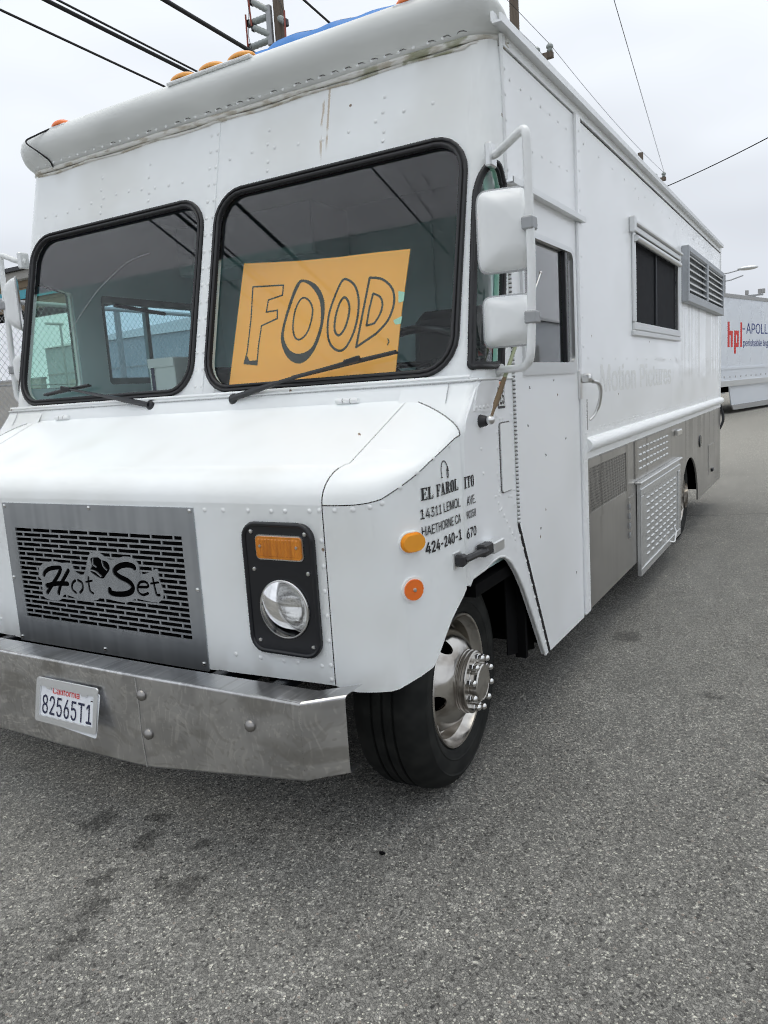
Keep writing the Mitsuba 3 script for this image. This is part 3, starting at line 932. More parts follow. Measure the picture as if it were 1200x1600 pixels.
LT = part('hood_latch', cat([bx(W, W + .030, -.228, -.196, .748, .782, .006), tube(bend([(W + .022, -.21, .765), (W + .026, -.12, .764), (W + .028, -.06, .762)], .03), .011, 8)]), 'rubber', label='black rubber hood latch with steel catch')
part('latch_bracket', bx(W, W + .004, -.235, -.188, .742, .788, .001), 'aluminium', parent=LT)
part('latch_grip', bx(W + .006, W + .036, -.085, -.02, .745, .782, .005), 'rubber', parent=LT)
part('latch_catch', bx(W + .004, W + .040, -.02, .062, .742, .778, .004), 'aluminium', parent=LT)

# ---- bumper
bp = [(-1.018, -.668), (-.935, -.745), (.935, -.745), (1.018, -.668)]


def bz(x):
    return float(np.interp(abs(x), [0, .37, .95, 1.04], [.236, .238, .318, .318]))


def bumper_piece(xs):
    V, F = [], []
    for x in xs:
        y = float(np.interp(x, [p_[0] for p_ in bp], [p_[1] for p_ in bp]))
        zt = .512 + .010 * max(0, (abs(x) - .4))
        V += [(x, y + .085, zt + .002), (x, y + .010, zt + .002), (x, y + .003, zt - .001), (x, y, zt - .007), (x, y - .001, (zt + bz(x)) / 2), (x, y, bz(x) + .006), (x, y + .004, bz(x)), (x, y + .05, bz(x) + .002)]
    for i in range(len(xs) - 1):
        for j in range(7):
            a = i * 8 + j
            F.append([a, a + 1, a + 9, a + 8])
    F = np.array(F)
    return trimesh.Trimesh(V, np.vstack([F[:, [0, 1, 2]], F[:, [0, 2, 3]]]), process=False)


BU = part('bumper', bumper_piece(list(np.linspace(-.935, .935, 29))), 'chrome_bumper', 30, label='scuffed chrome front bumper with bent ends')
part('bumper_end', bumper_piece([.9351, .97, .995, 1.018]), 'chrome_bumper', 30, parent=BU)
part('bumper_end', bumper_piece([-1.018, -.995, -.97, -.9351]), 'chrome_bumper', 30, parent=BU)
part('bumper_back', bx(-.90, .90, -.735, -.72, .33, .50), 'black_matte', False, parent=BU)
part('bumper_joint', tube([(.368, -.7465, .505), (.372, -.7475, .42), (.369, -.7475, .36), (.376, -.7465, .242)], .0016, 5), 'edge_steel', True, parent=BU)
for q in [(.388, .458), (.398, .345), (.775, .435), (-.335, .462), (-.325, .365), (-.775, .435)]:
    part('bumper_bolt', place(lathe([(.016, 0), (.0155, .005), (.011, .010), (.005, .0125), (0, .013)], 14), (q[0], -.746, q[1]), (0, -1, 0)), 'bolt_steel', 50, parent=BU)
for x in (-.5, .5, .72):
    part('bumper_bracket', bx(x - .02, x + .02, -.67, -.3, .44, .47, .004), 'black_plastic', parent=BU)

# licence plate: bottom edge stands off the bumper, plate slightly turned inside its frame
def tilt(m, ax, ang, about):
    m = m.copy()
    m.apply_transform(trimesh.transformations.rotation_matrix(ang, ax, about))
    return m


PX, PZ = .083, .390
def mpP(v, d):
    v = np.asarray(v, float)
    a = .20
    z = v[:, 1] - (PZ + .066)
    return np.stack([v[:, 0], -.752 + z * math.sin(a) - d * math.cos(a), PZ + .066 + z * math.cos(a) - d * math.sin(a)], 1)


pl = affinity.rotate(rrect(PX - .134, PZ - .072, PX + .138, PZ + .056, .008), -3.5)
LP = part('license_plate', sheet(pl, mpP, .0015), 'plate_white', label='white plate with navy characters 82565T1 in a steel frame')
fr = rrect(PX - .140, PZ - .066, PX + .136, PZ + .066, .010).difference(sbox(PX - .122, PZ - .048, PX + .120, PZ + .042))
fr = fr.union(sbox(PX - .092, PZ + .036, PX - .070, PZ + .050)).union(sbox(PX + .066, PZ + .036, PX + .090, PZ + .050))
part('plate_frame', sheet(fr, lambda v, d: mpP(v, d + .005), .004), 'aluminium', parent=LP)
part('plate_number', wrap(text_poly_mesh('82565T1', .056, .0006), mpP, PX - .112, PZ - .041, .222, .001, -.01), 'ink_navy', False, parent=LP)
part('state_name', wrap(text_poly_mesh('California', .019, .0006), mpP, PX - .066, PZ + .024, .120, .001, 0.0), 'ink_red', False, parent=LP)
part('plate_dash', wrap(text_poly_mesh('-', .02, .0006), mpP, PX + .104, PZ + .016, .010, .001), 'ink', False, parent=LP)

# ---- lettering on the fender
def sb(x0, y0, x1, y1):
    return sbox(x0, y0, x1, y1)


def glyph(c):
    """condensed slab capitals in a box 1 high"""
    s, t = .19, .09
    if c == 'I':
        return unary_union([sb(.11, 0, .11 + s, 1), sb(0, 0, .41, t), sb(0, 1 - t, .41, 1)]), .41
    if c == 'L':
        return unary_union([sb(.08, 0, .08 + s, 1), sb(0, 0, .62, t), sb(0, 1 - t, .36, 1), sb(.53, 0, .62, .30)]), .62
    if c == 'E':
        return unary_union([sb(.08, 0, .08 + s, 1), sb(0, 0, .62, t), sb(0, 1 - t, .62, 1), sb(.53, 0, .62, .27), sb(.53, .73, .62, 1), sb(.2, .46, .45, .54), sb(.40, .38, .46, .62)]), .62
    if c == 'F':
        return unary_union([sb(.08, 0, .08 + s, 1), sb(0, 0, .36, t), sb(0, 1 - t, .62, 1), sb(.53, .70, .62, 1), sb(.2, .46, .45, .54), sb(.40, .38, .46, .62)]), .62
    if c == 'T':
        return unary_union([sb(.24, 0, .24 + s, 1), sb(.14, 0, .53, t), sb(0, 1 - t, .67, 1), sb(0, .70, .09, 1), sb(.58, .70, .67, 1)]), .67
    if c == 'A':
        return unary_union([Polygon([(.05, 0), (.13, 0), (.34, .92), (.34, 1), (.27, 1)]), Polygon([(.42, 0), (.62, 0), (.41, 1), (.27, 1)]), sb(.16, .27, .52, .35), sb(0, 0, .22, .07), sb(.36, 0, .70, .07)]), .70
    if c == 'R':
        b = rrect(.1, .46, .60, 1, .22).difference(rrect(.27, .55, .42, .91, .07))
        return unary_union([sb(.08, 0, .08 + s, 1), sb(0, 0, .36, t), sb(0, 1 - t, .3, 1), b, Polygon([(.28, .5), (.44, .5), (.68, .0), (.50, .0)]), sb(.5, 0, .72, t)]), .70
    if c == 'O':
        return rrect(0, -.01, .58, 1.01, .27, 10).difference(rrect(.20, .08, .38, .92, .09, 8)), .58
    return None, .32


def slab_text(s, h, depth=.0006):
    x, gs = 0, []
    for c in s:
        g, w = glyph(c)
        if g is not None:
            gs.append(affinity.translate(g, x, 0))
        x += w + .09
    g = affinity.scale(unary_union(gs), h, h, origin=(0, 0))
    return cat([trimesh.creation.extrude_polygon(q, depth, engine='earcut') for q in polys(g)])


for (tx, mp_, s0, z0, w, h, kind_) in [('EL FAROL', mpN, 1.174, .961, .206, .033, 'slab'), ('14311 LEMOL', mpN, 1.168, .9125, .222, .026, 'n'), ('HAETHORNE CA', mpN, 1.170, .867, .218, .025, 'n'), ('424-240-1', mpN, 1.180, .818, .208, .029, 'b'),
                                      ('ITO', mpS, -.134, .957, .068, .034, 'slab'), ('AVE.', mpS, -.122, .906, .062, .026, 'n'), ('90250', mpS, -.128, .867, .066, .023, 'n'), ('670', mpS, -.132, .810, .068, .028, 'b')]:
    m_ = slab_text(tx, h) if kind_ == 'slab' else text_poly_mesh(tx, h, .0006, kind_ == 'b')
    v0 = m_.vertices[:, 0].min()
    m_.vertices[:, 0] -= v0
    part('lettering', wrap(m_, mp_, s0, z0, w, .0018 if mp_ is mpN else .0008), 'ink', False)
lan = unary_union([rb([(1.281, 1.010), (1.279, 1.032), (1.287, 1.050), (1.300, 1.052), (1.312, 1.044), (1.318, 1.034)], .0022), sb(1.276, 1.008, 1.287, 1.010), Polygon([(1.311, 1.022), (1.326, 1.022), (1.320, 1.036), (1.317, 1.036)]),
                   rrect(1.3135, 1.006, 1.3235, 1.021, .003).difference(rrect(1.3155, 1.008, 1.3215, 1.019, .002)), sb(1.316, 1.003, 1.321, 1.006)])
part('lantern_emblem', sheet(lan, lambda v, d: mpN(v, d + .0018), .001), 'ink', False)
# number sticker near the hinge
k = part('number_sticker', sheet(sbox(.150, 1.172, .208, 1.262), lambda v, d: mpS(v, d + .0015), .001), 'ink', False, label='black bordered sticker reading 15')
part('sticker_face', sheet(sbox(.154, 1.180, .204, 1.258), lambda v, d: mpS(v, d + .0022), .0006), 'sticker_white', False, parent=k)
part('sticker_seal', sheet(sbox(.164, 1.238, .192, 1.256), lambda v, d: mpS(v, d + .0029), .0006), 'orange_lens', False, parent=k)
part('sticker_number', wrap(text_poly_mesh('15', .042, .0005, True), mpS, .160, 1.186, .038, .0029), 'ink', False, parent=k)

# ---- door, hinge, window, drip rail, posts
door = Polygon([(.298, .775), (.575, .232), (1.048, .228), (1.048, 1.872), (.298, 1.872)])
dwin = rrect(.405, 1.312, .982, 1.742, .035)
DR = part('cab_door', sheet(door.difference(dwin), mpS, .03), 'white_side', label='white cab door with sliding window')
fw = dwin.buffer(.016, join_style=1).union(sbox(.385, 1.272, 1.000, 1.33)).difference(dwin.buffer(-.004))
part('window_frame', sheet(fw, lambda v, d: mpS(v, d + .010), .012), 'aluminium', parent=DR)
part('window_pane', sheet(dwin, lambda v, d: mpS(v, d - .012), 0, back=False), 'dark_glass', False, parent=DR)
part('window_divider', bx(W - .018, W + .003, .895, .925, 1.312, 1.742, .003), 'black_plastic', parent=DR)
part('window_channel', bx(W - .02, W - .014, .405, .55, 1.312, 1.742), 'rubber', False, parent=DR)
hp = [(W + .004, .287, z) for z in np.linspace(.78, 1.86, 2)]
part('door_hinge', tube(hp, .0055, 8), 'gap_dark', True, parent=DR)
part('hinge_knuckles', cat([cyl((W + .004, .287, z), (W + .004, .287, z + .0085), .0068, 8) for z in np.arange(.785, 1.85, .0135)]), 'white_trim', True, parent=DR, kind='stuff')
part('door_edge', tube([(W - .004, .292, .775), (W - .004, .570, .236)], .010, 6), 'rubber', True, parent=DR)
HN = part('door_handle', bx(W, W + .012, 1.035, 1.065, 1.165, 1.285, .003), 'bright_steel', parent=DR)
part('grip', cat([bx(W + .01, W + .055, 1.038, 1.070, 1.230, 1.268, .008), tube(spline([(W + .055, 1.06, 1.235), (W + .068, 1.10, 1.225), (W + .070, 1.125, 1.19), (W + .060, 1.135, 1.14), (W + .045, 1.125, 1.10), (W + .030, 1.10, 1.075)]), [.0085] * 10 + [.008] * 8 + [.0055] * 8, 8)]), 'bright_steel', 50, parent=HN)
part('handle_sticker', sheet(sbox(1.13, 1.03, 1.165, 1.16), lambda v, d: mpS(v, d + .003), .001), 'trailer_grey', False)
part('drip_rail', cat([bx(W, W + .028, .292, 1.115, 1.872, 1.878), bx(W + .024, W + .028, .292, 1.115, 1.878, 1.892)]), 'aluminium', False)
part('door_post', cat([bx(W - .02, W + .012, 1.052, 1.122, .235, 1.872, .006), bx(W - .02, W + .012, 1.052, 1.122, 1.892, 2.285, .006)]), 'white_side')
part('upper_panel', sheet(sbox(.288, 1.876, 1.052, 2.276), mpS, .02), 'white_side')
part('corner_seam_strip', tube([(W + .002, .288, 1.885), (W + .002, .288, 2.31)], .006, 6), 'white_trim', True)

# ---- side behind the door
swin = sbox(2.075, 1.49, 3.40, 2.0)
rear = sbox(1.122, .905, 5.645, 2.272).difference(swin)
part('side_panel', sheet(rear, mpS, .02), 'white_side')
part('roof_edge_band', sheet(sbox(.30, 2.281, 5.648, 2.335), lambda v, d: mpS(v, d + .006), .02), 'white_trim')
part('seam_gap', bx(W - .012, W - .004, .30, 5.64, 2.268, 2.286), 'black_matte', False)
part('roof_gutter', cat([bx(W + .004, W + .034, .215, 5.56, 2.314, 2.320), bx(W + .028, W + .034, .215, 5.56, 2.320, 2.338), bx(W + .000, W + .008, .215, 5.56, 2.320, 2.348)]), 'aluminium', False)
prof = [(W + .033 * math.cos(a), .966 + .031 * math.sin(a)) for a in np.linspace(-math.pi / 2, math.pi / 2, 10)]
V = np.array([(x, y, z) for y in (1.115, 5.66) for (x, z) in prof])
F = np.array([[i, i + 1, 10 + i + 1, 10 + i] for i in range(9)])
m_ = trimesh.Trimesh(V, np.vstack([F[:, [0, 1, 2]], F[:, [0, 2, 3]]]), process=False)
m_ = cat([m_, trimesh.Trimesh(V[:10], [[0, i + 1, i] for i in range(1, 9)], process=False), trimesh.Trimesh(V[10:], [[0, i, i + 1] for i in range(1, 9)], process=False)])
part('rub_rail', m_, 'white_trim', 40)
part('seam_post', bx(W - .001, W + .004, 5.60, 5.652, .93, 2.27), 'white_trim', False)

# serving window
SW = part('serving_window', sheet(sbox(2.10, 1.52, 3.375, 1.97), lambda v, d: mpS(v, d - .010), .004), 'screen_dark', False, label='dark screened serving window with aluminium frame')
for nm, b_ in (('sill', (W, W + .018, 2.03, 3.43, 1.452, 1.480)), ('frame_rail', (W, W + .018, 2.05, 3.41, 1.481, 1.522)), ('frame_side', (W, W + .014, 2.045, 2.10, 1.523, 1.972)), ('frame_side', (W, W + .014, 3.37, 3.42, 1.523, 1.972)), ('frame_rail', (W, W + .02, 2.04, 3.42, 1.973, 2.004))):
    part(nm, bx(*b_, .004), 'aluminium', parent=SW)
part('screen_divider', bx(W - .008, W, 2.685, 2.715, 1.523, 1.97), 'screen_bar', False, parent=SW)
part('awning_roll', cyl((W + .020, 2.06, 1.940), (W + .020, 3.36, 1.940), .017, 14), 'aluminium', parent=SW)
part('awning_rail', bx(W, W + .032, 2.01, 3.44, 2.006, 2.024, .004), 'aluminium', parent=SW)
part('awning_bracket', bx(W, W + .034, 2.0, 2.03, 1.96, 2.04, .006), 'aluminium', parent=SW)

# vent box with slats
VB = part('vent_box', cat([bx(W, W + .048, 3.56, 3.60, 1.72, 2.09, .004), bx(W, W + .048, 5.44, 5.48, 1.72, 2.09, .004), bx(W, W + .048, 3.60, 5.44, 2.05, 2.09, .004), bx(W, W + .048, 3.60, 5.44, 1.72, 1.78, .004), bx(W, W + .01, 3.60, 5.44, 1.78, 2.05)]), 'dull_steel', False,
          label='louvred steel vent box on the side')
part('vent_mullion', bx(W + .01, W + .050, 4.44, 4.50, 1.775, 2.055, .004), 'dull_steel', parent=VB)
for i in range(6):
    z = 1.80 + i * .044
    for (a, b_) in ((3.60, 4.44), (4.50, 5.44)):
        V = np.array([(W + .046, a, z), (W + .046, b_, z), (W + .022, b_, z + .031), (W + .022, a, z + .031), (W + .042, a, z - .002), (W + .042, b_, z - .002), (W + .018, b_, z + .029), (W + .018, a, z + .029)])
        part('vent_slat', trimesh.Trimesh(V).convex_hull, 'aluminium', False, parent=VB)

# ghost of removed lettering
for tx, y0, w_ in (('Motion', 1.40, .72), ('Pictures', 2.22, .93)):
    part('ghost_lettering', wrap(text_poly_mesh(tx, .118, .0004, True), mpS, y0, 1.185, w_, .0006), 'ghost_ink', False, label='faded ghost of removed lettering')

# ---- stainless skirt
arch = Polygon([(y, z) for y, z in [(3.50, .20)] + [(3.90 + .39 * math.cos(a), .26 + .36 * math.sin(a)) for a in np.linspace(math.pi, 0, 20)] + [(4.30, .20)]])
skirt = Polygon([(1.10, .236), (2.06, .236), (3.6, .236), (4.3, .245), (5.645, .245), (5.645, .904), (1.10, .904)]).difference(arch)
part('skirt_panel', sheet(skirt, mpS, .012), 'skirt_steel')
# screened opening
SF = part('screen_frame', sheet(sbox(1.112, .625, 1.89, .90).difference(sbox(1.16, .665, 1.845, .865)), lambda v, d: mpS(v, d + .006), .006), 'skirt_steel', False)
wires = []
for y in np.arange(1.16, 1.845, .014):
    wires.append(bx(W + .0025, W + .004, y, y + .006, .665, .865))
for z in np.arange(.665, .865, .014):
    wires.append(bx(W + .001, W + .0025, 1.16, 1.845, z, z + .006))
part('screen_mesh', cat(wires), 'skirt_steel', False, parent=SF, kind='stuff')
part('screen_backing', bx(W + .0002, W + .0006, 1.16, 1.845, .665, .865), 'black_plastic', False, parent=SF)


def louvers(y0, y1, z0, z1, ny, nz, d0, parent):
    out = []
    base = trimesh.creation.icosphere(1, 1.0)
    for i in range(ny):
        for j in range(nz):
            m = base.copy()
            m.apply_scale([.008, (y1 - y0) / ny * .34, (z1 - z0) / nz * .22])
            m.apply_translation([W + d0, y0 + (i + .5) / ny * (y1 - y0), z0 + (j + .5) / nz * (z1 - z0)])
            out.append(m)
    part('louver', cat(out), 'aluminium', True, parent=parent, kind='stuff')


LP1 = part('louver_panel', sheet(sbox(2.055, .70, 3.06, .90), lambda v, d: mpS(v, d + .006), .006), 'skirt_steel', False)
louvers(2.13, 3.0, .725, .875, 9, 4, .006, LP1)
LID = part('hatch_door', sheet(sbox(2.09, .158, 3.325, .665), lambda v, d: mpS(v, d + .020), .016), 'aluminium', False, label='louvred aluminium hatch door hanging below the side')
for b_ in ((W + .020, W + .028, 2.09, 3.325, .60, .64), (W + .020, W + .027, 2.09, 3.325, .158, .20), (W + .020, W + .027, 2.09, 2.16, .20, .60), (W + .020, W + .027, 3.25, 3.325, .20, .60)):
    part('hatch_trim', bx(*b_, .006), 'aluminium', parent=LID)
part('hatch_hinge', bx(W, W + .036, 2.06, 3.36, .668, .682, .004), 'aluminium', parent=LID)
louvers(2.24, 3.2, .225, .585, 8, 9, .020, LID)
part('hatch_handle', tube(bend([(W + .026, 2.90, .19), (W + .055, 2.92, .18), (W + .055, 2.98, .24), (W + .040, 2.98, .28)], .03), .006, 7), 'bright_steel', parent=LID)
part('small_hatch', sheet(sbox(1.90, .40, 2.05, .62), lambda v, d: mpS(v, d + .004), .004), 'skirt_steel', False)
for z in (.41, .46, .51, .56):
    part('small_hatch_hinge', cyl((W + .006, 1.905, z), (W + .006, 1.905, z + .03), .007, 8), 'galvanised', True)
part('rear_hatch', sheet(sbox(4.86, .37, 5.28, .62), lambda v, d: mpS(v, d + .005), .005), 'skirt_steel', False)
part('rear_hatch_latch', bx(W + .005, W + .02, 5.0, 5.08, .38, .41, .004), 'black_plastic')
part('side_latch', bx(W, W + .025, 3.25, 3.42, .83, .87, .006), 'bright_steel')
part('drain_port', place(lathe([(.05, 0), (.045, .008), (.02, .006), (0, .004)], 16), (W, 4.38, .70), (1, 0, 0)), 'black_plastic')
part('belt_strip', sheet(sbox(1.10, .906, 5.645, .934), lambda v, d: mpS(v, d + .004), .004), 'white_trim', False)

# ---- far side, rear, roof, floor
lwin = sbox(.555, 1.39, 1.205, 1.78)
lside = sbox(.452, ZL, 5.645, 2.335).difference(lwin)
part('far_side_panel', sheet(lside, mpL, .02), 'white_side')
part('far_side_panel', sheet(sbox(1.28, .24, 5.645, ZL).difference(arch), mpL, .02), 'white_side')
LW = part('far_window', sheet(lwin, lambda v, d: mpL(v, d - .008), 0, back=False), 'blue_glass', False)
part('window_frame', sheet(lwin.buffer(.03).difference(lwin.buffer(-.012)), lambda v, d: mpL(v, d + .008), .03), 'frame_grey', False, parent=LW)
part('window_divider', bx(-W - .005, -W + .02, .83, .855, 1.39, 1.78), 'frame_grey', False, parent=LW)
part('far_upper_band', sheet(sbox(.30, 2.281, 5.648, 2.335), lambda v, d: mpL(v, d + .006), .02), 'white_trim', False)
part('rear_wall', bx(-W + .02, W - .02, 5.625, 5.645, .30, 2.33), 'white_side', False)
part('floor', bx(-W + .03, W - .03, -.02, 5.6, .60, .64), 'black_matte', False)
rp = [(-W - .004, 2.335), (-W + .05, 2.365), (-.6, 2.40), (0, 2.415), (.6, 2.40), (W - .05, 2.365), (W + .004, 2.335)]
V = np.array([(x, y, z) for y in (.34, 5.648) for (x, z) in rp])
k_ = len(rp)
F = np.array([[i, i + 1, k_ + i + 1, k_ + i] for i in range(k_ - 1)])
m_ = trimesh.Trimesh(V, np.vstack([F[:, [0, 1, 2]], F[:, [0, 2, 3]]]), process=False)
part('roof', m_, 'white_visor', True)
V2 = [(x, 5.648, z) for (x, z) in rp] + [(x, 5.648, 2.32) for (x, z) in rp]
m_ = trimesh.Trimesh(V2, np.vstack([np.array([[i, i + 1, k_ + i + 1] for i in range(k_ - 1)]), np.array([[i, k_ + i + 1, k_ + i] for i in range(k_ - 1)])]), process=False)
part('roof_end', m_, 'white_visor', False)

# ---- roof cap (rounded visor along the front)
capprof = [(.004, -.012), (.010, .000), (.020, .004), (.024, .012), (.034, .022), (.052, .036), (.067, .054), (.076, .076), (.077, .094), (.070, .113), (.056, .130), (.034, .145), (.004, .155), (-.04, .162), (-.10, .165), (-.2, .155)]
plan = []
RCc = .10
yb = .245
for sg in (-1, 1):
    pass


def cap_plan(o):
    o = o * (.80 if o > 0 else 1)
    return cap_plan_(o)


def cap_plan_(o):
    """plan outline of the cap with outward offset o, from the left rear round the front to the right rear"""
    pts = []
    yend = .318
    cx = W - RCc
    cy = yb + RCc
    left = [(-W - o * .25, yend)]
    for a in np.linspace(0, math.pi / 2, 9):
        left.append((-cx - (RCc + o * (.25 + .75 * math.sin(a))) * math.cos(a), cy - (RCc + o) * math.sin(a)))
    right = [(-x, y) for (x, y) in left[::-1]]
    mid = [(x, yb - o) for x in np.linspace(-cx, cx, 21)[1:-1]]
    return left + mid + right


V, F = [], []
for (o, dz) in capprof:
    for (x, y) in cap_plan(o if o > -.045 else -.045):
        droop = -.085 * min(1, max(0, (y - .19) / .13)) * min(1, max(0, (abs(x) - .96) / .14)) * min(1, max(0, dz / .12)) if o > -.045 else -.085 * min(1, max(0, (abs(x) - .96) / .14))
        V.append((x, y + (0 if o > -.045 else -(o + .045)), 2.312 + dz + droop))
np_ = len(cap_plan(0))
for i in range(len(capprof) - 1):
    for j in range(np_ - 1):
        a = i * np_ + j
        F.append([a, a + 1, a + np_ + 1, a + np_])
F = np.array(F)
m_ = trimesh.Trimesh(V, np.vstack([F[:, [0, 1, 2]], F[:, [0, 2, 3]]]), process=False)
CAP = part('roof_cap', m_, 'white_visor', 50, label='rounded off white roof cap over the windshields')
# closing fins at its rear ends
for sg in (-1, 1):
    fin = Polygon([(o_ * 1.0, dz) for (o_, dz) in capprof[:14]] + [(-.1, .16), (-.1, -.01)]).buffer(0)
ends = []
for idx in (0, np_ - 1):
    ring = [V[i * np_ + idx] for i in range(len(capprof))]
    c = np.array([np.sign(ring[0][0]) * (W - .05), .318, 2.36])
    vv = np.vstack([np.array(ring), c[None]])
    ff = [[i, i + 1, len(ring)] for i in range(len(ring) - 1)]
    ends.append(trimesh.Trimesh(vv, ff, process=False))
part('cap_end', cat(ends), 'white_visor', False, parent=CAP)
# sealant along the lower edge, screws, crack line
seal_pts = [(x, y, 2.302) for (x, y) in cap_plan(.006)]
part('cap_sealant', tube(seal_pts, [.009 * (0.8 + .5 * rng.random()) for _ in seal_pts], 6), 'caulk', True, parent=CAP)
seal2 = [(x + .0 * i, y - .002, 2.287 + .004 * math.sin(i * 1.7)) for i, (x, y) in enumerate(cap_plan(.0))]
part('cap_sealant', tube(seal2, [.006 * (0.6 + .8 * rng.random()) for _ in seal2], 5), 'caulk', True, parent=CAP)
cp = cap_plan(.026)
pn_ = []
for x in np.arange(-1.02, 1.0, .052):
    pn_.append(((x, yb - .018, 2.3215), (0, -1, .3)))
part('cap_screw', rivets(pn_, .0065, .5), 'white_trim', True, parent=CAP, kind='stuff')
dk = []
for x in np.arange(-.62, 1.0, .052):
    if rng.random() < .45 + .4 * (x > -.2):
        q = .002 * rng.random(4)
        dk.append(tube([(x + .010, yb - .0165, 2.319 + q[0]), (x + .020, yb - .0205, 2.3235 + q[1]), (x + .034, yb - .0205, 2.3235 + q[2]), (x + .045, yb - .0165, 2.3185 + q[3])], [.0008, .0017, .0015, .0008], 5))
part('sealant_crack', cat(dk), 'gap_dark', True, parent=CAP, kind='stuff')
# marker lamps on the cap
MB = part('marker_base', bx(-.185, .225, .190, .258, 2.444, 2.457, .004), 'white_trim', parent=CAP)
for i, (x, m_) in enumerate([(-.122, 'amber_old'), (.022, 'amber_old'), (.163, 'amber_old')]):
    a = trimesh.creation.icosphere(2, 1.0)
    a.vertices[:, 2] = np.maximum(a.vertices[:, 2], -.1)
    a.apply_scale([.062, .032, .023])
    a.apply_translation([x, .222, 2.461])
    part('cap_lamp', a, m_, 40, parent=CAP)
for x in (-.84, .85):
    b_ = bx(x - .052, x + .052, .20, .262, 2.436, 2.450, .003)
    a = trimesh.creation.icosphere(2, 1.0)
    a.vertices[:, 2] = np.maximum(a.vertices[:, 2], -.1)
    a.apply_scale([.052, .032, .024])
    a.apply_translation([x, .228, 2.452])
    k = part('cap_lamp', a, 'orange_lens', 40, parent=CAP, label='orange marker lamp at the end of the roof cap')
    part('lamp_base', b_, 'white_trim', parent=CAP)
part('lamp_wire', tube(spline([(-.88, .205, 2.446), (-.945, .176, 2.425), (-.995, .160, 2.405), (-.95, .178, 2.362), (-.93, .215, 2.33), (-.93, .232, 2.305)]), .0035, 6), 'black_plastic', True, parent=CAP)

# ---- wipers
def wiper(pivot, joint, b0, b1):
    pv, jt = mpF(np.array([pivot]), .026)[0], mpF(np.array([joint]), .030)[0]
    mid = (pv * .55 + jt * .45) + NF * .012
    k = part('wiper', place(lathe([(.020, 0), (.020, .02), (.014, .028), (0, .03)], 14), mpF(np.array([pivot]), -.0)[0], NF), 'black_plastic', 40)
    d = (jt - pv) / np.linalg.norm(jt - pv)
    part('wiper_arm', tube([pv, pv + d * .10 + NF * .006, mid, jt], [.011, .0115, .007, .0045], 6), 'black_plastic', 40, parent=k)
    part('wiper_clip', place(bx(-.007, .007, -.009, .009, -.03, .03, .003), jt, d), 'black_plastic', parent=k)
    p0, p1 = mpF(np.array([b0]), .018)[0], mpF(np.array([b1]), .018)[0]
    part('wiper_blade', cat([tube([p0, (p0 + p1) / 2 + NF * .008, p1], .0055, 6), tube([mpF(np.array([b0]), .006)[0], mpF(np.array([b1]), .006)[0]], .004, 5)]), 'rubber', 40, parent=k)


wiper((.189, 1.252), (.690, 1.347), (.445, 1.312), (.845, 1.366))
wiper((-.226, 1.250), (-.715, 1.337), (-.868, 1.322), (-.59, 1.347))

# ---- antenna
AB = np.array([W, .002, 1.143])
an = part('antenna', place(lathe([(.020, 0), (.016, .018), (.014, .022), (.013, .024), (0, .024)], 14), AB, (1, -.1, 0)), 'rubber')
tp = np.array([W + .045, .47, 1.612])
b0 = AB + [.034, -.003, .002]
dv = tp - b0
part('antenna_ball', place(trimesh.creation.icosphere(2, .014), b0, (0, 0, 1)), 'bright_steel', True, parent=an)
part('antenna_mast', tube([b0, b0 + dv * .07, b0 + dv * .10, b0 + dv * .22, b0 + dv * .27], [.004, .0045, .0085, .008, .006], 8), 'antenna_brown', True, parent=an)
part('antenna_sleeve', tube([b0 + dv * .25, b0 + dv * .46, b0 + dv * .47], [.0065, .006, .003], 8), 'antenna_green', True, parent=an)
part('antenna_rod', tube([b0 + dv * .46, tp], [.0035, .0028], 6), 'bright_steel', True, parent=an)
part('antenna_tip', place(trimesh.creation.icosphere(1, .006), tp, (0, 0, 1)), 'bright_steel', True, parent=an)

# ---- mirrors
def shell(c, hw, hh, depth, ndir, up=(0, 0, 1)):
    """mirror housing: rounded square rim, bulging back"""
    V, F = [], []
    na, nr = 36, 8
    for i in range(nr + 1):
        t = i / nr
        k = math.cos(t * math.pi / 2) ** .42
        for j in range(na):
            a = 2 * math.pi * j / na
            ca, sa = math.cos(a), math.sin(a)
            e = 2.0 / 7.0
            x = hw * np.sign(ca) * abs(ca) ** e * (k * (1 - .22 * t) if i < nr else 0)
            z = hh * np.sign(sa) * abs(sa) ** e * (k * (1 - .22 * t) if i < nr else 0)
            dent = .012 * math.exp(-((z / hh - (x / hw) * .55 - .35) / .16) ** 2) * max(0, x / hw + .3) * (0 < i < nr)
            V.append((x + hw * .62 * t ** 1.6, z * (1 - .22 * t * max(0, x / hw)), depth * math.sin(t * math.pi / 2) - dent))
    for i in range(nr):
        for j in range(na):
            a, b_ = i * na + j, i * na + (j + 1) % na
            F += [[a, b_, b_ + na], [a, b_ + na, a + na]]
    m = trimesh.Trimesh(V, F, process=False)
    return place(m, c, ndir, (1, 0, 0))


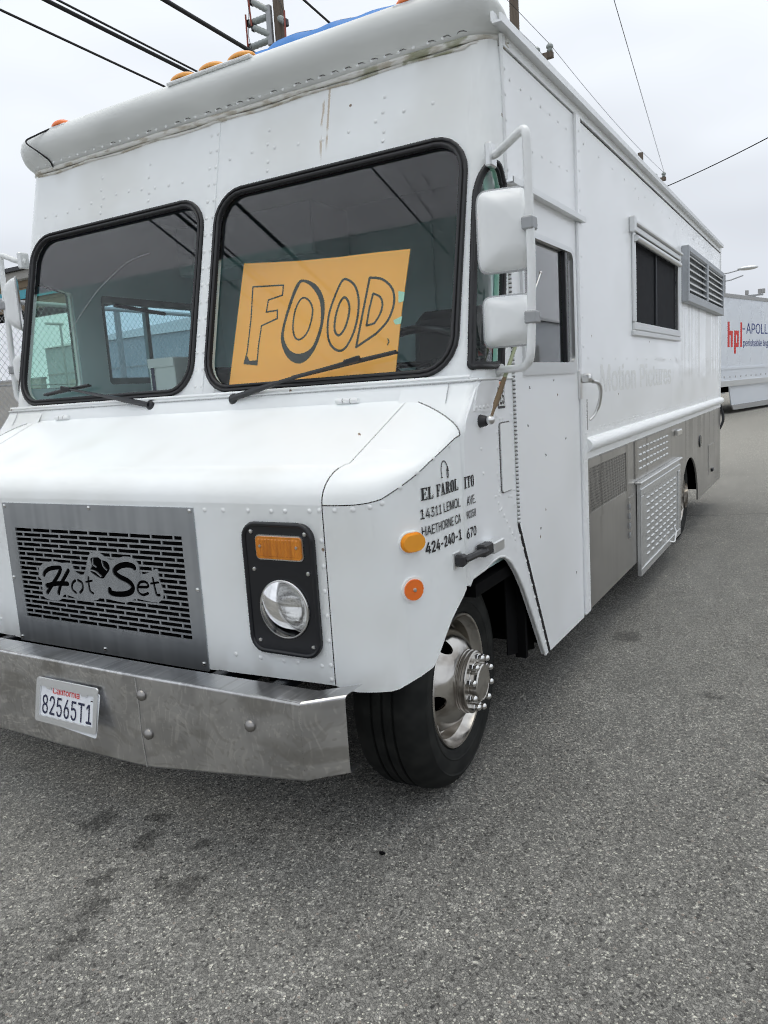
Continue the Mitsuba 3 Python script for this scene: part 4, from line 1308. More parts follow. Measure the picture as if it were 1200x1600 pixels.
def mirrors(sg):
    P_ = (lambda m: m) if sg > 0 else mirror
    arm = bend([(W - .01, .165, 1.925), (W + .030, .152, 1.928), (1.283, .032, 1.948), (1.286, .030, 1.60), (1.280, .030, 1.40), (1.274, .030, 1.312), (1.235, .080, 1.292), (W - .01, .165, 1.292)], .035, 6)
    if sg < 0:
        arm = bend([(W - .01, .165, 1.925), (W + .035, .150, 1.932), (1.240, .135, 1.972), (1.243, .13, 1.60), (1.252, .13, 1.40), (1.247, .13, 1.320), (1.20, .140, 1.298), (W - .01, .165, 1.292)], .035, 6)
    k = part('mirror_arm', P_(tube(arm, .0125, 10)), 'white_trim', True, label=None)
    part('arm_foot', P_(bx(W - .008, W + .014, .14, .19, 1.895, 1.965, .005)), 'aluminium', parent=k)
    part('arm_foot', P_(bx(W - .004, W + .014, .145, .185, 1.272, 1.312, .005)), 'aluminium', parent=k)
    nd = np.array([.22, -1, 0]) if sg > 0 else np.array([.62, -.78, 0])
    for (cx, cy, cz, hw, hh, dp) in (((1.188, .080, 1.690, .077, .116, .060), (1.193, .080, 1.432, .074, .073, .054)) if sg > 0 else ((1.185, .16, 1.745, .076, .115, .062), (1.185, .14, 1.455, .060, .066, .045))):
        c = np.array([cx, cy, cz])
        h = part('mirror_head', P_(shell(c, hw, hh, dp, nd)), 'white_trim', 60, parent=k)
        rim = [(hw * np.sign(math.cos(a)) * abs(math.cos(a)) ** (2 / 7.0), hh * np.sign(math.sin(a)) * abs(math.sin(a)) ** (2 / 7.0), 0) for a in np.linspace(0, 2 * math.pi, 41)[:-1]]
        rm = place(strip(np.array(rim), .004, 6), c, nd, (1, 0, 0))
        part('mirror_rim', P_(rm), 'gap_grey', True, parent=k)
        gl = place(trimesh.creation.extrude_polygon(Polygon([(q[0] * .97, q[1] * .97) for q in rim]), .002, engine='earcut'), c - nd / np.linalg.norm(nd) * .003, nd, (1, 0, 0))
        part('mirror_glass', P_(gl), 'bright_steel', False, parent=k)
        part('mirror_clamp', P_(bx(1.264, 1.298, .014, .060, cz - .018, cz + .018, .004) if sg > 0 else bx(1.226, 1.260, .110, .155, cz - .018, cz + .018, .004)), 'galvanised', parent=k)


mirrors(1)
mirrors(-1)

# ---- rivets (too small to pick apart one by one)
rv = []
for z in np.arange(1.31, 2.29, .062):
    rv += [(mpF(np.array([[s, z]]), .003)[0], NF) for s in (-.015, .015)]
for x in np.arange(-1.0, 1.0, .098):
    rv.append((mpF(np.array([[x, 1.288]]), 0)[0], NF))
for x in np.arange(-.98, -.08, .075):
    rv.append((mpF(np.array([[x, 2.105 + .012 * math.sin(x * 9)]]), 0)[0], NF))
for x in np.arange(.08, 1.0, .105):
    rv.append((mpF(np.array([[x, 2.125 + .012 * math.sin(x * 9)]]), 0)[0], NF))
for x in (-.62, -.34, .26, .74):
    for z in (2.055, 2.085, 2.15, 2.20):
        rv.append((mpF(np.array([[x + .004 * math.sin(z * 40), z]]), 0)[0], NF))
for q in [(.65, .95), (.731, .95), (.778, .951), (.857, .953), (.889, .955), (.888, .875), (.888, .807), (.887, .739), (.888, .672), (.888, .603), (.888, .535), (.887, .495), (.858, .53), (.776, .53), (.73, .528), (.647, .527), (.556, .526), (.49, .948), (.56, .949)]:
    for s in (1, -1):
        rv.append(((s * q[0], YN, q[1]), (0, -1, 0)))
for q in [(0.935, 0.956), (0.984, 0.957), (1.028, 0.961), (1.06, 0.968), (1.112, 1.004), (1.168, 1.035), (1.24, 1.064), (1.339, 1.089)]:
    p_ = mpN(np.array([q, (q[0], q[1])]), 0)
    nn = mpN(np.array([q]), 1)[0] - p_[0]
    rv.append((p_[0], nn))
part('rivets', rivets(rv, .0072, .5), 'white_trim', True, kind='stuff')
rv = []
SX = (1, 0, 0)
for y in np.arange(1.16, 5.6, .085):
    rv.append(((W, y, 1.015), SX))
    rv.append(((W, y + .04, 1.03), SX))
for y in np.arange(1.2, 5.6, .24):
    rv.append(((W, y, 1.335), SX))
    rv.append(((W, y, 2.20), SX))
    rv.append(((W + .006, y, 2.30), SX))
for y in np.arange(.36, 1.04, .10):
    rv.append(((W, y, 2.20), SX))
    rv.append(((W, y, 2.0 + .05 * y), SX))
    rv.append(((W + .006, y, 2.30), SX))
for z in np.arange(1.92, 2.26, .075):
    rv += [((W, .315, z), SX), ((W + .012, 1.087, z), SX)]
for z in np.arange(.30, 1.85, .12):
    rv.append(((W + .012, 1.087, z), SX))
for z in np.arange(.85, 1.16, .05):
    rv += [((W, .262, z), SX), ((W, .130, z), SX)]
for k in range(8):
    rv.append(((W, .10 + .022 * k, .90 - .024 * k), SX))
for k in range(10):
    rv.append(((W, .300 + .0255 * k, .735 - .050 * k), SX))
for y in (-.05, -.02, .01, .04, .07):
    rv.append(((W, y + .05, 1.283), SX)) if False else rv.append(((W + .003, y + .02, 1.184), SX))
for y in np.arange(.02, .16, .028):
    rv.append(((W, y + .03, 1.281), SX)) if False else None
for (y, z) in [(.0, 1.06), (.08, 1.15), (.16, 1.14), (.185, 1.14), (.01, .985), (.12, .97), (.13, .91), (.21, .885), (.24, .88)]:
    rv.append(((W, y, z), SX))
rv = [r_ for r_ in rv if r_]
part('rivets', rivets(rv, .0062, .5), 'white_trim', True, kind='stuff')
dk = []
for y, z in [(.45, 1.23), (.72, 1.25), (.60, .98), (.95, .45), (.42, 1.10), (.85, 1.02), (.52, .72)]:
    dk.append(((W, y, z), SX))
part('screw_heads', rivets(dk, .005, .4), 'black_plastic', True, kind='stuff')

# ---- wheels
def wheel(cx, cy, cz, steer=0.0, sg=1, hub=True, name='front_wheel', label=None):
    M = np.eye(4)
    ca, sa = math.cos(steer), math.sin(steer)
    # local z (lathe axis) -> outward
    zd = np.array([ca * sg, sa, 0])
    k = thing_parts = None
    def put(m):
        return place(m, (cx, cy, cz), zd, (0, 1, 0))
    R = .337
    tp_ = [(.205, -.012), (.215, .004), (.232, .012), (.240, .0135), (.243, .016), (.247, .0142), (.268, .017), (.286, .0155), (.289, .018), (.293, .0145), (.302, .0115), (.322, -.006), (.331, -.022), (.3355, -.034), (R, -.050), (R, -.062), (.329, -.064), (.329, -.070), (R, -.072), (R, -.096), (.329, -.098), (.329, -.104), (R, -.106),
           (R, -.130), (.329, -.132), (.329, -.138), (R, -.140), (R, -.156), (.3355, -.170), (.322, -.198), (.300, -.212), (.250, -.214), (.205, -.20)]
    root = part(name, put(lathe(tp_, 96)), 'tyre', 28, label=label)
    # rim, a closed shell with hand holes cut through the disc
    outer = [(.208, -.004), (.212, .002), (.209, .007), (.203, .005), (.197, -.012), (.186, -.024), (.182, -.06), (.176, -.066), (.166, -.044), (.150, -.018), (.128, .008), (.110, .020), (.100, .025), (.094, .027)]
    inner = [(.094, .021), (.110, .014), (.126, .002), (.148, -.024), (.163, -.050), (.174, -.074), (.186, -.074), (.19, -.03), (.20, -.02)]
    prof_ = outer + inner
    rim = m3.CrossSection([[(r, h) for r, h in prof_][::-1]], m3.FillRule.EvenOdd).revolve(72)
    for q in range(5):
        a = math.radians(-82 + 72 * q) if hub else math.radians(30 + 72 * q)
        # local x = world y, so the angle is measured from the rear
        hx, hy = -.150 * math.cos(a), .150 * math.sin(a) * (1 if sg > 0 else 1)
        c = m3.Manifold.cylinder(.2, .0245, .0245, 20, True).translate([hx, hy, 0])
        rim = rim - c
    rm_ = from_manifold(rim)
    part('rim', put(rm_), 'wheel_steel', 30, parent=root)
    part('rim_back', put(lathe([(.0, -.10), (.19, -.10), (.19, -.098), (0, -.098)], 24)), 'black_matte', False, parent=root)
    if hub:
        part('hub', put(lathe([(.099, .018), (.099, .030), (.096, .032), (.096, .036), (.0985, .038), (.0985, .042), (.095, .044), (.095, .048), (.097, .050), (.097, .055), (.093, .058), (.062, .056), (.060, .058)], 48)), 'wheel_steel', 30, parent=root)
        part('hub_cap', put(lathe([(.0585, .052), (.0585, .080), (.055, .084), (.052, .084), (.050, .0825), (0, .0825)], 40)), 'wheel_steel', 30, parent=root)
        nut = cat([lathe([(.0115, 0), (.0115, .012), (.0095, .014), (.0095, .020)], 6), trimesh.creation.icosphere(2, .0105).apply_translation([0, 0, .023])])
        for q in range(10):
            a = 2 * math.pi * (q + .5) / 10
            n2 = nut.copy()
            n2.apply_translation([.0785 * math.cos(a), .0785 * math.sin(a), .057])
            part('lug_nut', put(n2), 'bright_steel', 40, parent=root)
    else:
        part('hub', put(lathe([(.094, .05), (.09, .0), (.06, -.02), (.06, .02), (0, .02)], 32)), 'wheel_steel', 30, parent=root)
    return root


wheel(1.03, -.05, .337, .056, 1, True, label='front wheel with polished rim and chrome lug nuts')
wheel(-1.03, -.05, .337, .056 - 0.0, -1, True)
for sg in (1, -1):
    wheel(sg * 1.045, 3.88, .337, 0, sg, False, 'rear_wheel')
    wheel(sg * .79, 3.88, .337, 0, sg, False, 'rear_wheel')

# ---- chassis below
for x in (-.42, .42):
    part('chassis_rail', bx(x - .04, x + .04, -.50, 5.5, .36, .45, .01), 'black_matte')
part('front_axle', cyl((-.85, -.05, .33), (.85, -.05, .33), .05, 10), 'black_matte')
part('rear_axle', cyl((-.85, 3.88, .337), (.85, 3.88, .337), .07, 10), 'black_matte')
part('engine', bx(-.33, .33, -.40, .5, .30, .95, .03), 'black_matte')
both('wheel_house', cat([bx(.60, .62, -.45, .62, .42, .98), bx(.62, 1.09, .60, .62, .25, 1.0), bx(.62, 1.085, -.10, .62, .98, 1.0)]), 'black_matte', False)
both('splash_liner', cat([bx(W - .07, W - .03, .40, .42, .26, .72), sheet(Polygon([(.30, .30), (.58, .235), (.36, .72), (.30, .72)]), lambda v, d: mpS(v, d - .06), .004)]), 'black_matte', False)
both('rear_wheel_house', cat([bx(.50, .52, 3.3, 4.5, .3, .9), bx(.52, 1.09, 3.3, 3.32, .3, .9), bx(.52, 1.09, 4.48, 4.5, .3, .9), bx(.52, 1.09, 3.32, 4.48, .88, .9)]), 'black_matte', False)
part('fuel_tank', bx(.45, 1.0, 1.5, 3.0, .22, .52, .04), 'black_matte')
part('exhaust_pipe', tube(bend([(-.3, .4, .35), (-.3, 3.2, .32), (-.6, 4.6, .30), (-.6, 5.5, .30)], .15), .035, 10), 'galvanised')
part('step_bracket', bx(.95, 1.08, 1.10, 1.14, .20, .236, .004), 'black_plastic')
part('mud_flap', tube(spline([(W - .02, 5.67, .98), (W + .012, 5.70, .86), (W + .020, 5.70, .78), (W - .01, 5.69, .70)]), .012, 6), 'rubber', True)
part('rear_bumper', bx(-1.0, 1.0, 5.66, 5.78, .42, .54, .01), 'dull_steel')

# ---- cab inside
part('dashboard', cat([bx(-1.05, 1.05, .01, .36, 1.20, 1.262, .01), bx(-1.05, 1.05, .33, .37, .95, 1.20)]), 'liner_dark', False)
part('bulkhead', bx(-1.09, 1.09, 1.40, 1.43, .65, 2.32), 'liner', False)
part('bulkhead_door', bx(-.25, .32, 1.385, 1.399, .66, 2.05, .003), 'liner', False)
part('overhead_cabinet', bx(-1.05, -.15, 1.05, 1.38, 1.93, 2.18, .01), 'liner')
part('cab_ceiling', bx(-1.09, 1.09, .30, 5.6, 2.20, 2.22), 'liner', False)
part('galley_wall', bx(-1.09, 1.09, 4.4, 4.42, .65, 2.2), 'liner_dark', False)
lin = Polygon([(.02, .66), (1.40, .66), (1.40, 2.2), (.26, 2.2), (.04, 1.27)]).difference(lwin.buffer(.02)).difference(Polygon([(.05, 1.36), (.37, 1.36), (.37, 1.80), (.14, 1.83), (.11, 1.8)]))
part('door_liner', sheet(lin, lambda v, d: mpL(v, d - .035), .004), 'liner', False)
lin2 = Polygon([(.02, .66), (1.40, .66), (1.40, 2.2), (.26, 2.2), (.04, 1.27)]).difference(dwin.buffer(.02)).difference(Polygon([(-.01, 1.30), (.25, 1.30), (.26, 1.80), (.2, 1.90), (.10, 1.88)]))
part('door_liner', sheet(lin2, lambda v, d: mpS(v, d - .045), .004), 'liner', False)
for x in (-.52, .58):
    st = part('seat', bx(x - .24, x + .24, .62, 1.10, .98, 1.10, .05), 'seat_vinyl')
    part('seat_back', tilt(bx(x - .23, x + .23, 1.0, 1.10, 1.08, 1.60, .05), (1, 0, 0), -.12, (x, 1.05, 1.08)), 'seat_vinyl', parent=st)
    part('seat_base', bx(x - .18, x + .18, .68, 1.04, .64, .98), 'black_matte', parent=st)
swm = trimesh.creation.torus(.20, .014, 36, 8)
SWH = part('steering_wheel', place(swm, (.80, .40, 1.34), (0, .55, .83)), 'black_plastic', True)
part('steering_column', cyl((.80, .40, 1.34), (.80, .22, 1.05), .03, 10), 'black_plastic', parent=SWH)
part('steering_spokes', cat([cyl((.61, .40, 1.34), (.99, .40, 1.34), .012, 6)]), 'black_plastic', parent=SWH)
part('visor_rod', cyl((-1.06, .60, 1.755), (-1.06, .93, 1.73), .010, 6), 'black_plastic')

# ================================================================== things in and on the truck
NB = .04
def mpB(v, d):                           # the sign leans just behind the glass
    v = np.asarray(v, float)
    bow = .012 * np.sin(np.clip((v[:, 0] - .1) / .75, 0, 1) * math.pi)
    p = np.stack([v[:, 0], yF(v[:, 1]), v[:, 1]], 1) - NF * NB
    return p + NF * (d - bow[:, None] * 0 + 0) if np.isscalar(d) else p


board = Polygon([(0.146, 1.756), (0.284, 1.741), (0.41, 1.729), (0.57, 1.719), (0.702, 1.714), (0.843, 1.706), (0.824, 1.511), (0.812, 1.30), (0.462, 1.286), (0.110, 1.286), (.128, 1.52)])
FS = obj('food_sign', sheet(board, mpB, .004), 'board_orange', None, False, label='orange board hand lettered FOOD leaning behind the windshield', category='sign')
Fo = [(0.196, 1.664), (0.336, 1.653), (0.335, 1.618), (0.272, 1.608), (0.266, 1.566), (0.316, 1.567), (0.318, 1.538), (0.248, 1.519), (0.24, 1.451), (0.238, 1.382), (0.178, 1.391), (0.189, 1.432), (0.197, 1.549)]
Ff = [(0.19, 1.417), (0.202, 1.398), (0.24, 1.398), (0.238, 1.382), (0.178, 1.391)]
O1o = [(0.422, 1.66), (0.48, 1.633), (0.515, 1.578), (0.517, 1.505), (0.495, 1.429), (0.457, 1.384), (0.415, 1.376), (0.37, 1.405), (0.343, 1.459), (0.347, 1.511), (0.37, 1.589), (0.394, 1.644)]
O1i = [(0.422, 1.653), (0.463, 1.629), (0.498, 1.58), (0.508, 1.517), (0.500, 1.473), (0.475, 1.422), (0.427, 1.406), (0.383, 1.421), (0.354, 1.464), (0.355, 1.51), (0.379, 1.585), (0.403, 1.637)]
O1c = [(0.43, 1.598), (0.456, 1.582), (0.471, 1.549), (0.465, 1.505), (0.45, 1.472), (0.423, 1.455), (0.401, 1.466), (0.39, 1.501), (0.394, 1.552), (0.41, 1.587)]
O2 = [(0.602, 1.64), (0.637, 1.616), (0.656, 1.573), (0.658, 1.518), (0.645, 1.459), (0.618, 1.413), (0.589, 1.403), (0.557, 1.424), (0.54, 1.464), (0.54, 1.525), (0.559, 1.584), (0.583, 1.631)]
O2i = [(0.603, 1.579), (0.62, 1.555), (0.622, 1.522), (0.61, 1.479), (0.589, 1.455), (0.571, 1.466), (0.566, 1.495), (0.573, 1.538), (0.587, 1.57)]
Do = [(0.696, 1.633), (0.746, 1.621), (0.786, 1.584), (0.794, 1.535), (0.774, 1.484), (0.732, 1.446), (0.658, 1.409), (0.676, 1.516)]
Di = [(0.713, 1.579), (0.74, 1.565), (0.751, 1.54), (0.744, 1.509), (0.724, 1.481), (0.694, 1.476), (0.701, 1.529)]
up_ = lambda v, d: mpB(v, d + .0008)
LETT = [unary_union([ribbon(Fo, .005, True), Polygon(Ff)]),
        unary_union([Polygon(spline(O1o, True)).buffer(0).difference(Polygon(spline(O1i, True)).buffer(0)), rb(O1o, .004, True), rb(O1c, .006, True)]),
        unary_union([rb(O2, .0075, True), rb(O2i, .0075, True)]),
        unary_union([ribbon(spline(Do[:6]) + [Do[6], Do[7]], .0075, True), ribbon(spline(Di[:5]) + [Di[5], Di[6]], .0065, True)])]
for g in LETT:
    obj('letter', cat([sheet(q, up_, .0008) for q in polys(g)]), 'marker_ink', FS, False)
for q in ([(0.811, 1.573), (0.83, 1.568), (0.828, 1.542), (0.813, 1.540)], [(0.798, 1.482), (0.826, 1.492), (0.822, 1.471), (0.805, 1.471)]):
    obj('tape_scrap', sheet(Polygon(q).buffer(.002), up_, .0008), 'tape_green', FS, False)
obj('scribble', sheet(rb([(.779, 1.425), (.783, 1.417), (.779, 1.407)], .004), up_, .0008), 'marker_ink', FS, False)

CB = thing('carton', 'pale carton on the dashboard behind the left windshield', 'box')
obj('carton_body', bx(-.66, -.50, .40, .55, 1.262, 1.46, .003), 'carton', CB)
obj('carton_flap', bx(-.66, -.50, .395, .398, 1.42, 1.46), 'carton', CB, False)
obj('carton_print', bx(-.645, -.625, .3955, .3968, 1.30, 1.42), 'ink_navy', CB, False)
DB = obj('storage_bag', bx(-.46, -.28, .38, .62, 1.262, 1.40, .03), 'seat_vinyl', None, 35, label='dark box beside the pale carton on the dashboard', category='box')
RB = obj('red_bag', bx(.92, 1.02, .45, .62, 1.262, 1.40, .03), 'red_bag', None, 35, label='red bag behind the quarter window of the truck', category='bag')

# blue tarp on the roof
V, F = [], []
xs = np.linspace(-.36, .74, 46)
na = 12
for i, x in enumerate(xs):
    h = .094 * min(1, (x + .36) / .05 + .1) if x < .16 else (.116 - .045 * (x - .16)) * min(1, .86 + (x - .16) / .2, (.76 - x) / .05 + .6)
    h *= 1 + .012 * math.sin(i * .6)
    for j in range(na):
        a = 2 * math.pi * j / na
        V.append((x, .425 + .055 * math.cos(a) + .006 * math.sin(i * .9), 2.474 + h * math.sin(a)))
for i in range(len(xs) - 1):
    for j in range(na):
        a, b_ = i * na + j, i * na + (j + 1) % na
        F += [[a, b_, b_ + na], [a, b_ + na, a + na]]
for e in (0, len(xs) - 1):
    V.append(tuple(np.mean(V[e * na:(e + 1) * na], 0)))
    for j in range(na):
        F.append([len(V) - 1, e * na + j, e * na + (j + 1) % na])
obj('blue_tarp', trimesh.Trimesh(V, F, process=False), 'tarp_blue', None, True, label='blue tarp rolled up on the truck roof behind the amber lamps', category='tarp')

# ================================================================== the place
g = trimesh.creation.box(bounds=[[-200, -120, -.2], [200, 300, 0]])
gm = trimesh.Trimesh([[-200, -120, 0], [200, -120, 0], [200, 300, 0], [-200, 300, 0]], [[0, 1, 2], [0, 2, 3]], process=False)
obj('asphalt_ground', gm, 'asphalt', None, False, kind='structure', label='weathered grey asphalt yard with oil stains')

dm = trimesh.creation.icosphere(2, 1.0)
dm.vertices *= (1 + .35 * (meshkit.noise(dm.vertices * 2.3 + 5) - .5))[:, None]
dm.apply_scale([.009, .0065, .004])
dm.apply_translation([.995, -.513, .004])
obj('road_scrap', dm, 'black_matte', None, 40, label='small black scrap lying on the asphalt before the front wheel', category='scrap')
# ---- chain link fence on the far side of the truck
FX, FY0, FY1, FZ = -4.0, -3.0, 22.0, 2.20
CF = thing('chain_link_fence', 'galvanised chain link fence beyond the far side of the food truck', 'fence')
pitch, hgt = .055, .066
ln = []
sl = pitch / hgt
def thin(p0, p1, r):
    p0, p1 = np.array(p0), np.array(p1)
    t = p1 - p0
    t = t / np.linalg.norm(t)
    u, w = frame(t)
    a = np.arange(3) * 2 * math.pi / 3
    ring = r * (np.cos(a)[:, None] * u + np.sin(a)[:, None] * w)
    return np.vstack([p0 + ring, p1 + ring])
TF = np.array([[0, 1, 4], [0, 4, 3], [1, 2, 5], [1, 5, 4], [2, 0, 3], [2, 3, 5]])
VV, FF, nv = [], [], 0
run = (FZ - .05) * sl
for y in np.arange(FY0 - run, FY1, pitch):
    for sgn, dx in ((1, 0.0), (-1, .004)):
        ya, yb_ = (y, y + run) if sgn > 0 else (y + run, y)
        za, zb = .05, FZ
        # clip to the fence's length
        lo, hi = 0.0, 1.0
        for lim, side in ((FY0, 1), (FY1, -1)):
            da, db = side * (ya - lim), side * (yb_ - lim)
            if da < 0 and db < 0:
                lo, hi = 1, 0
            elif da < 0:
                lo = max(lo, -da / (db - da))
            elif db < 0:
                hi = min(hi, da / (da - db))
        if hi - lo > .01:
            a = (FX + dx, ya + (yb_ - ya) * lo, za + (zb - za) * lo)
            b_ = (FX + dx, ya + (yb_ - ya) * hi, za + (zb - za) * hi)
            VV.append(thin(a, b_, .0022))
            FF.append(TF + nv)
            nv += 6
obj('wire_mesh', trimesh.Trimesh(np.vstack(VV), np.vstack(FF), process=False), 'galvanised', CF, False, kind='stuff')
for y in np.arange(FY0, FY1 + .1, 3.125):
    obj('fence_post', cyl((FX - .04, y, 0), (FX - .04, y, FZ + .08), .030, 10), 'galvanised', CF)
obj('fence_rail', cyl((FX - .02, FY0, FZ), (FX - .02, FY1, FZ), .021, 8), 'galvanised', CF)
obj('fence_rail', cyl((FX - .02, FY0, 1.50), (FX - .02, FY1, 1.50), .008, 6), 'galvanised', CF)

# ---- canopy behind the fence
CP = thing('shed_canopy', 'timber shed canopy with grey fascia and teal tarp behind the fence', 'canopy')
cy0 = 5.0
obj('fascia', bx(-16, -5.05, cy0, cy0 + .05, 3.12, 3.24, .01), 'concrete', CP)
obj('roof_sheet', bx(-16, -5.0, cy0 - .05, cy0 + 1.2, 3.24, 3.29), 'black_plastic', CP, False)
obj('beam', bx(-16, -5.1, cy0 + .02, cy0 + .14, 2.60, 2.70), 'black_matte', CP, False)
for i in range(4):
    obj('board', bx(-16, -5.12, cy0 + .06, cy0 + .09, 2.705 + i * .104, 2.705 + i * .104 + .098), 'canopy_brown', CP, False)
obj('teal_tarp', bx(-16, -5.6, cy0 + .02, cy0 + .04, 2.86, 2.98), 'tarp_teal', CP, False)
for x in (-15.5, -13.2):
    obj('canopy_post', bx(x - .06, x + .06, cy0 + .05, cy0 + .17, 0, 2.6), 'wood', CP, False)

# ---- buildings beyond
WH = thing('pale_warehouse', 'long pale grey warehouse seen through the truck windows', 'building')
obj('wall', bx(-27.6, -8, 20, 34, 0, 4.0), 'wall_grey', WH, False)
V = np.array([(-27.7, 19.9, 4.0), (-8, 19.9, 4.0), (-8, 27, 6.4), (-27.7, 27, 4.9), (-27.7, 34.1, 4.0), (-8, 34.1, 4.0)])
obj('roof', trimesh.Trimesh(V, [[0, 1, 2], [0, 2, 3], [3, 2, 5], [3, 5, 4], [0, 3, 4], [1, 5, 2]], process=False), 'galvanised', WH, False)
for z in (1.6, 2.85):
    obj('wall_band', bx(-27.62, -8, 19.96, 19.995, z, z + .05), 'trailer_grey', WH, False)
for x in (-25, -19, -13):
    obj('dock_door', bx(x - 1.2, x + 1.2, 19.94, 19.99, 0, 2.6), 'concrete', WH, False)
YW = thing('block_wall', 'low grey block wall beyond the fence at the left', 'wall')
obj('wall_face', bx(-60, -28.2, 20, 20.3, 0, 2.75), 'concrete', YW, False)
obj('wall_coping', bx(-60, -28.15, 19.97, 20.33, 2.75, 2.83), 'trailer_grey', YW, False)
YL = thing('yard_light', 'flat headed yard light on a slim pole seen through the left windshield', 'lamp')
obj('pole', cyl((-19.35, 14.5, 0), (-19.35, 14.5, 4.0), .035, 8), 'galvanised', YL)
obj('head', tilt(bx(-19.95, -19.33, 14.35, 14.65, 3.98, 4.06, .03), (0, 1, 0), .12, (-19.35, 14.5, 4.0)), 'trailer_grey', YL)

WB = thing('gabled_warehouse', 'pale gabled warehouse across the yard reflected in the door window', 'building')
obj('wall', bx(13, 26, 9, 40, 0, 4.2), 'trailer_white', WB, False)
V = np.array([(12.8, 8.8, 4.2), (26.2, 8.8, 4.2), (19.5, 8.8, 6.6), (12.8, 40.2, 4.2), (26.2, 40.2, 4.2), (19.5, 40.2, 6.6)])
obj('roof', trimesh.Trimesh(V, [[0, 1, 2], [3, 5, 4], [0, 2, 5], [0, 5, 3], [1, 4, 5], [1, 5, 2]], process=False), 'galvanised', WB, False)
for y in (13, 20, 27, 34):
    obj('roller_door', bx(12.93, 12.99, y - 1.6, y + 1.6, 0, 3.0), 'trailer_grey', WB, False)

# ---- semi trailer
TD = np.array([.233, .972, 0.0])
TD /= np.linalg.norm(TD)
TN = np.array([TD[1], -TD[0], 0.0])       # towards the camera
TO = np.array([-.631, 20.651, 0.0])


def mpT(v, d):
    v = np.asarray(v, float)
    return TO + v[:, :1] * TD + v[:, 1:2] * np.array([0, 0, 1.0]) + TN * np.broadcast_to(np.asarray(d, float), (len(v),))[:, None]


def tb(s0, s1, d0, d1, z0, z1):
    v = mpT(np.array([[s0, z0], [s1, z0], [s1, z1], [s0, z1]]), d0)
    w = mpT(np.array([[s0, z0], [s1, z0], [s1, z1], [s0, z1]]), d1)
    return trimesh.Trimesh(np.vstack([v, w])).convex_hull


ST = thing('semi_trailer', 'white semi trailer with red and blue lettering parked behind the food truck', 'trailer')
obj('trailer_box', tb(-4.5, 13, -2.4, 0, .80, 3.16), 'trailer_white', ST, False)
obj('roof_rail', tb(-4.52, 13.02, -2.42, .02, 3.16, 3.26), 'trailer_grey', ST, False)
obj('side_rail', tb(-4.52, 13.02, -.01, .02, 1.235, 1.30), 'trailer_white', ST, False)
obj('bottom_rail', tb(-4.52, 13.02, -.01, .025, .775, .93), 'aluminium', ST, False)
for s in np.arange(-.6, 8, .42):
    obj('side_dot', place(lathe([(.030, 0), (.025, .008), (0, .012)], 8), mpT(np.array([[s, 1.03]]), .001)[0], TN), 'trailer_grey', ST)
for s in np.arange(-.4, 12.9, .9):
    obj('wall_rib', tb(s, s + .03, -.002, .004, 1.31, 3.15), 'trailer_white', ST, False)
sk = Polygon([(.75, .77), (9, .77), (9, .20), (2.2, .20), (.95, .24)])
obj('side_skirt', sheet(sk, lambda v, d: mpT(v, d - .05), .03), 'trailer_white', ST, False)
obj('skirt_edge', sheet(Polygon([(.95, .24), (9, .24), (9, .06), (1.1, .10)]), lambda v, d: mpT(v, d - .045), .03), 'trailer_grey', ST, False)
obj('trailer_frame', cat([tb(-4.4, 13, -1.5, -.9, .55, .80), tb(-.5, .6, -2.0, -.3, .40, .80)]), 'black_matte', ST, False)
for s in (-.45, .30):
    for d in (-.30, -1.9):
        obj('trailer_wheel', place(lathe([(.0, -.12), (.40, -.12), (.45, -.08), (.45, .08), (.40, .12), (.22, .12), (.20, .06), (0, .06)], 24), mpT(np.array([[s - 3.2, .45]]), d)[0], TN), 'tyre', ST)
obj('landing_leg', tb(.55, .70, -.6, -.45, .05, .8), 'galvanised', ST, False)
obj('red_lettering', cat([sheet(q, lambda v, d: mpT(v, d + .006), .004) for q in (
    unary_union([sbox(.48, 1.84, .62, 2.52), sbox(.48, 2.16, .86, 2.28), sbox(.72, 1.84, .86, 2.28)]).buffer(0),
    unary_union([sbox(.97, 1.66, 1.10, 2.29), sbox(.97, 2.17, 1.30, 2.29), sbox(.97, 1.84, 1.30, 1.95), sbox(1.20, 1.84, 1.32, 2.29)]).buffer(0),
    sbox(1.43, 1.84, 1.57, 2.52))]), 'ink_red', ST, False)
obj('blue_lettering', wrap(text_poly_mesh('-APOLL', .285, .004), mpT, 1.62, 2.22, 2.12, .002), 'ink_blue', ST, False)
obj('blue_lettering', wrap(text_poly_mesh('perishable log', .19, .004), mpT, 1.68, 1.86, 2.10, .002), 'ink_blue', ST, False)

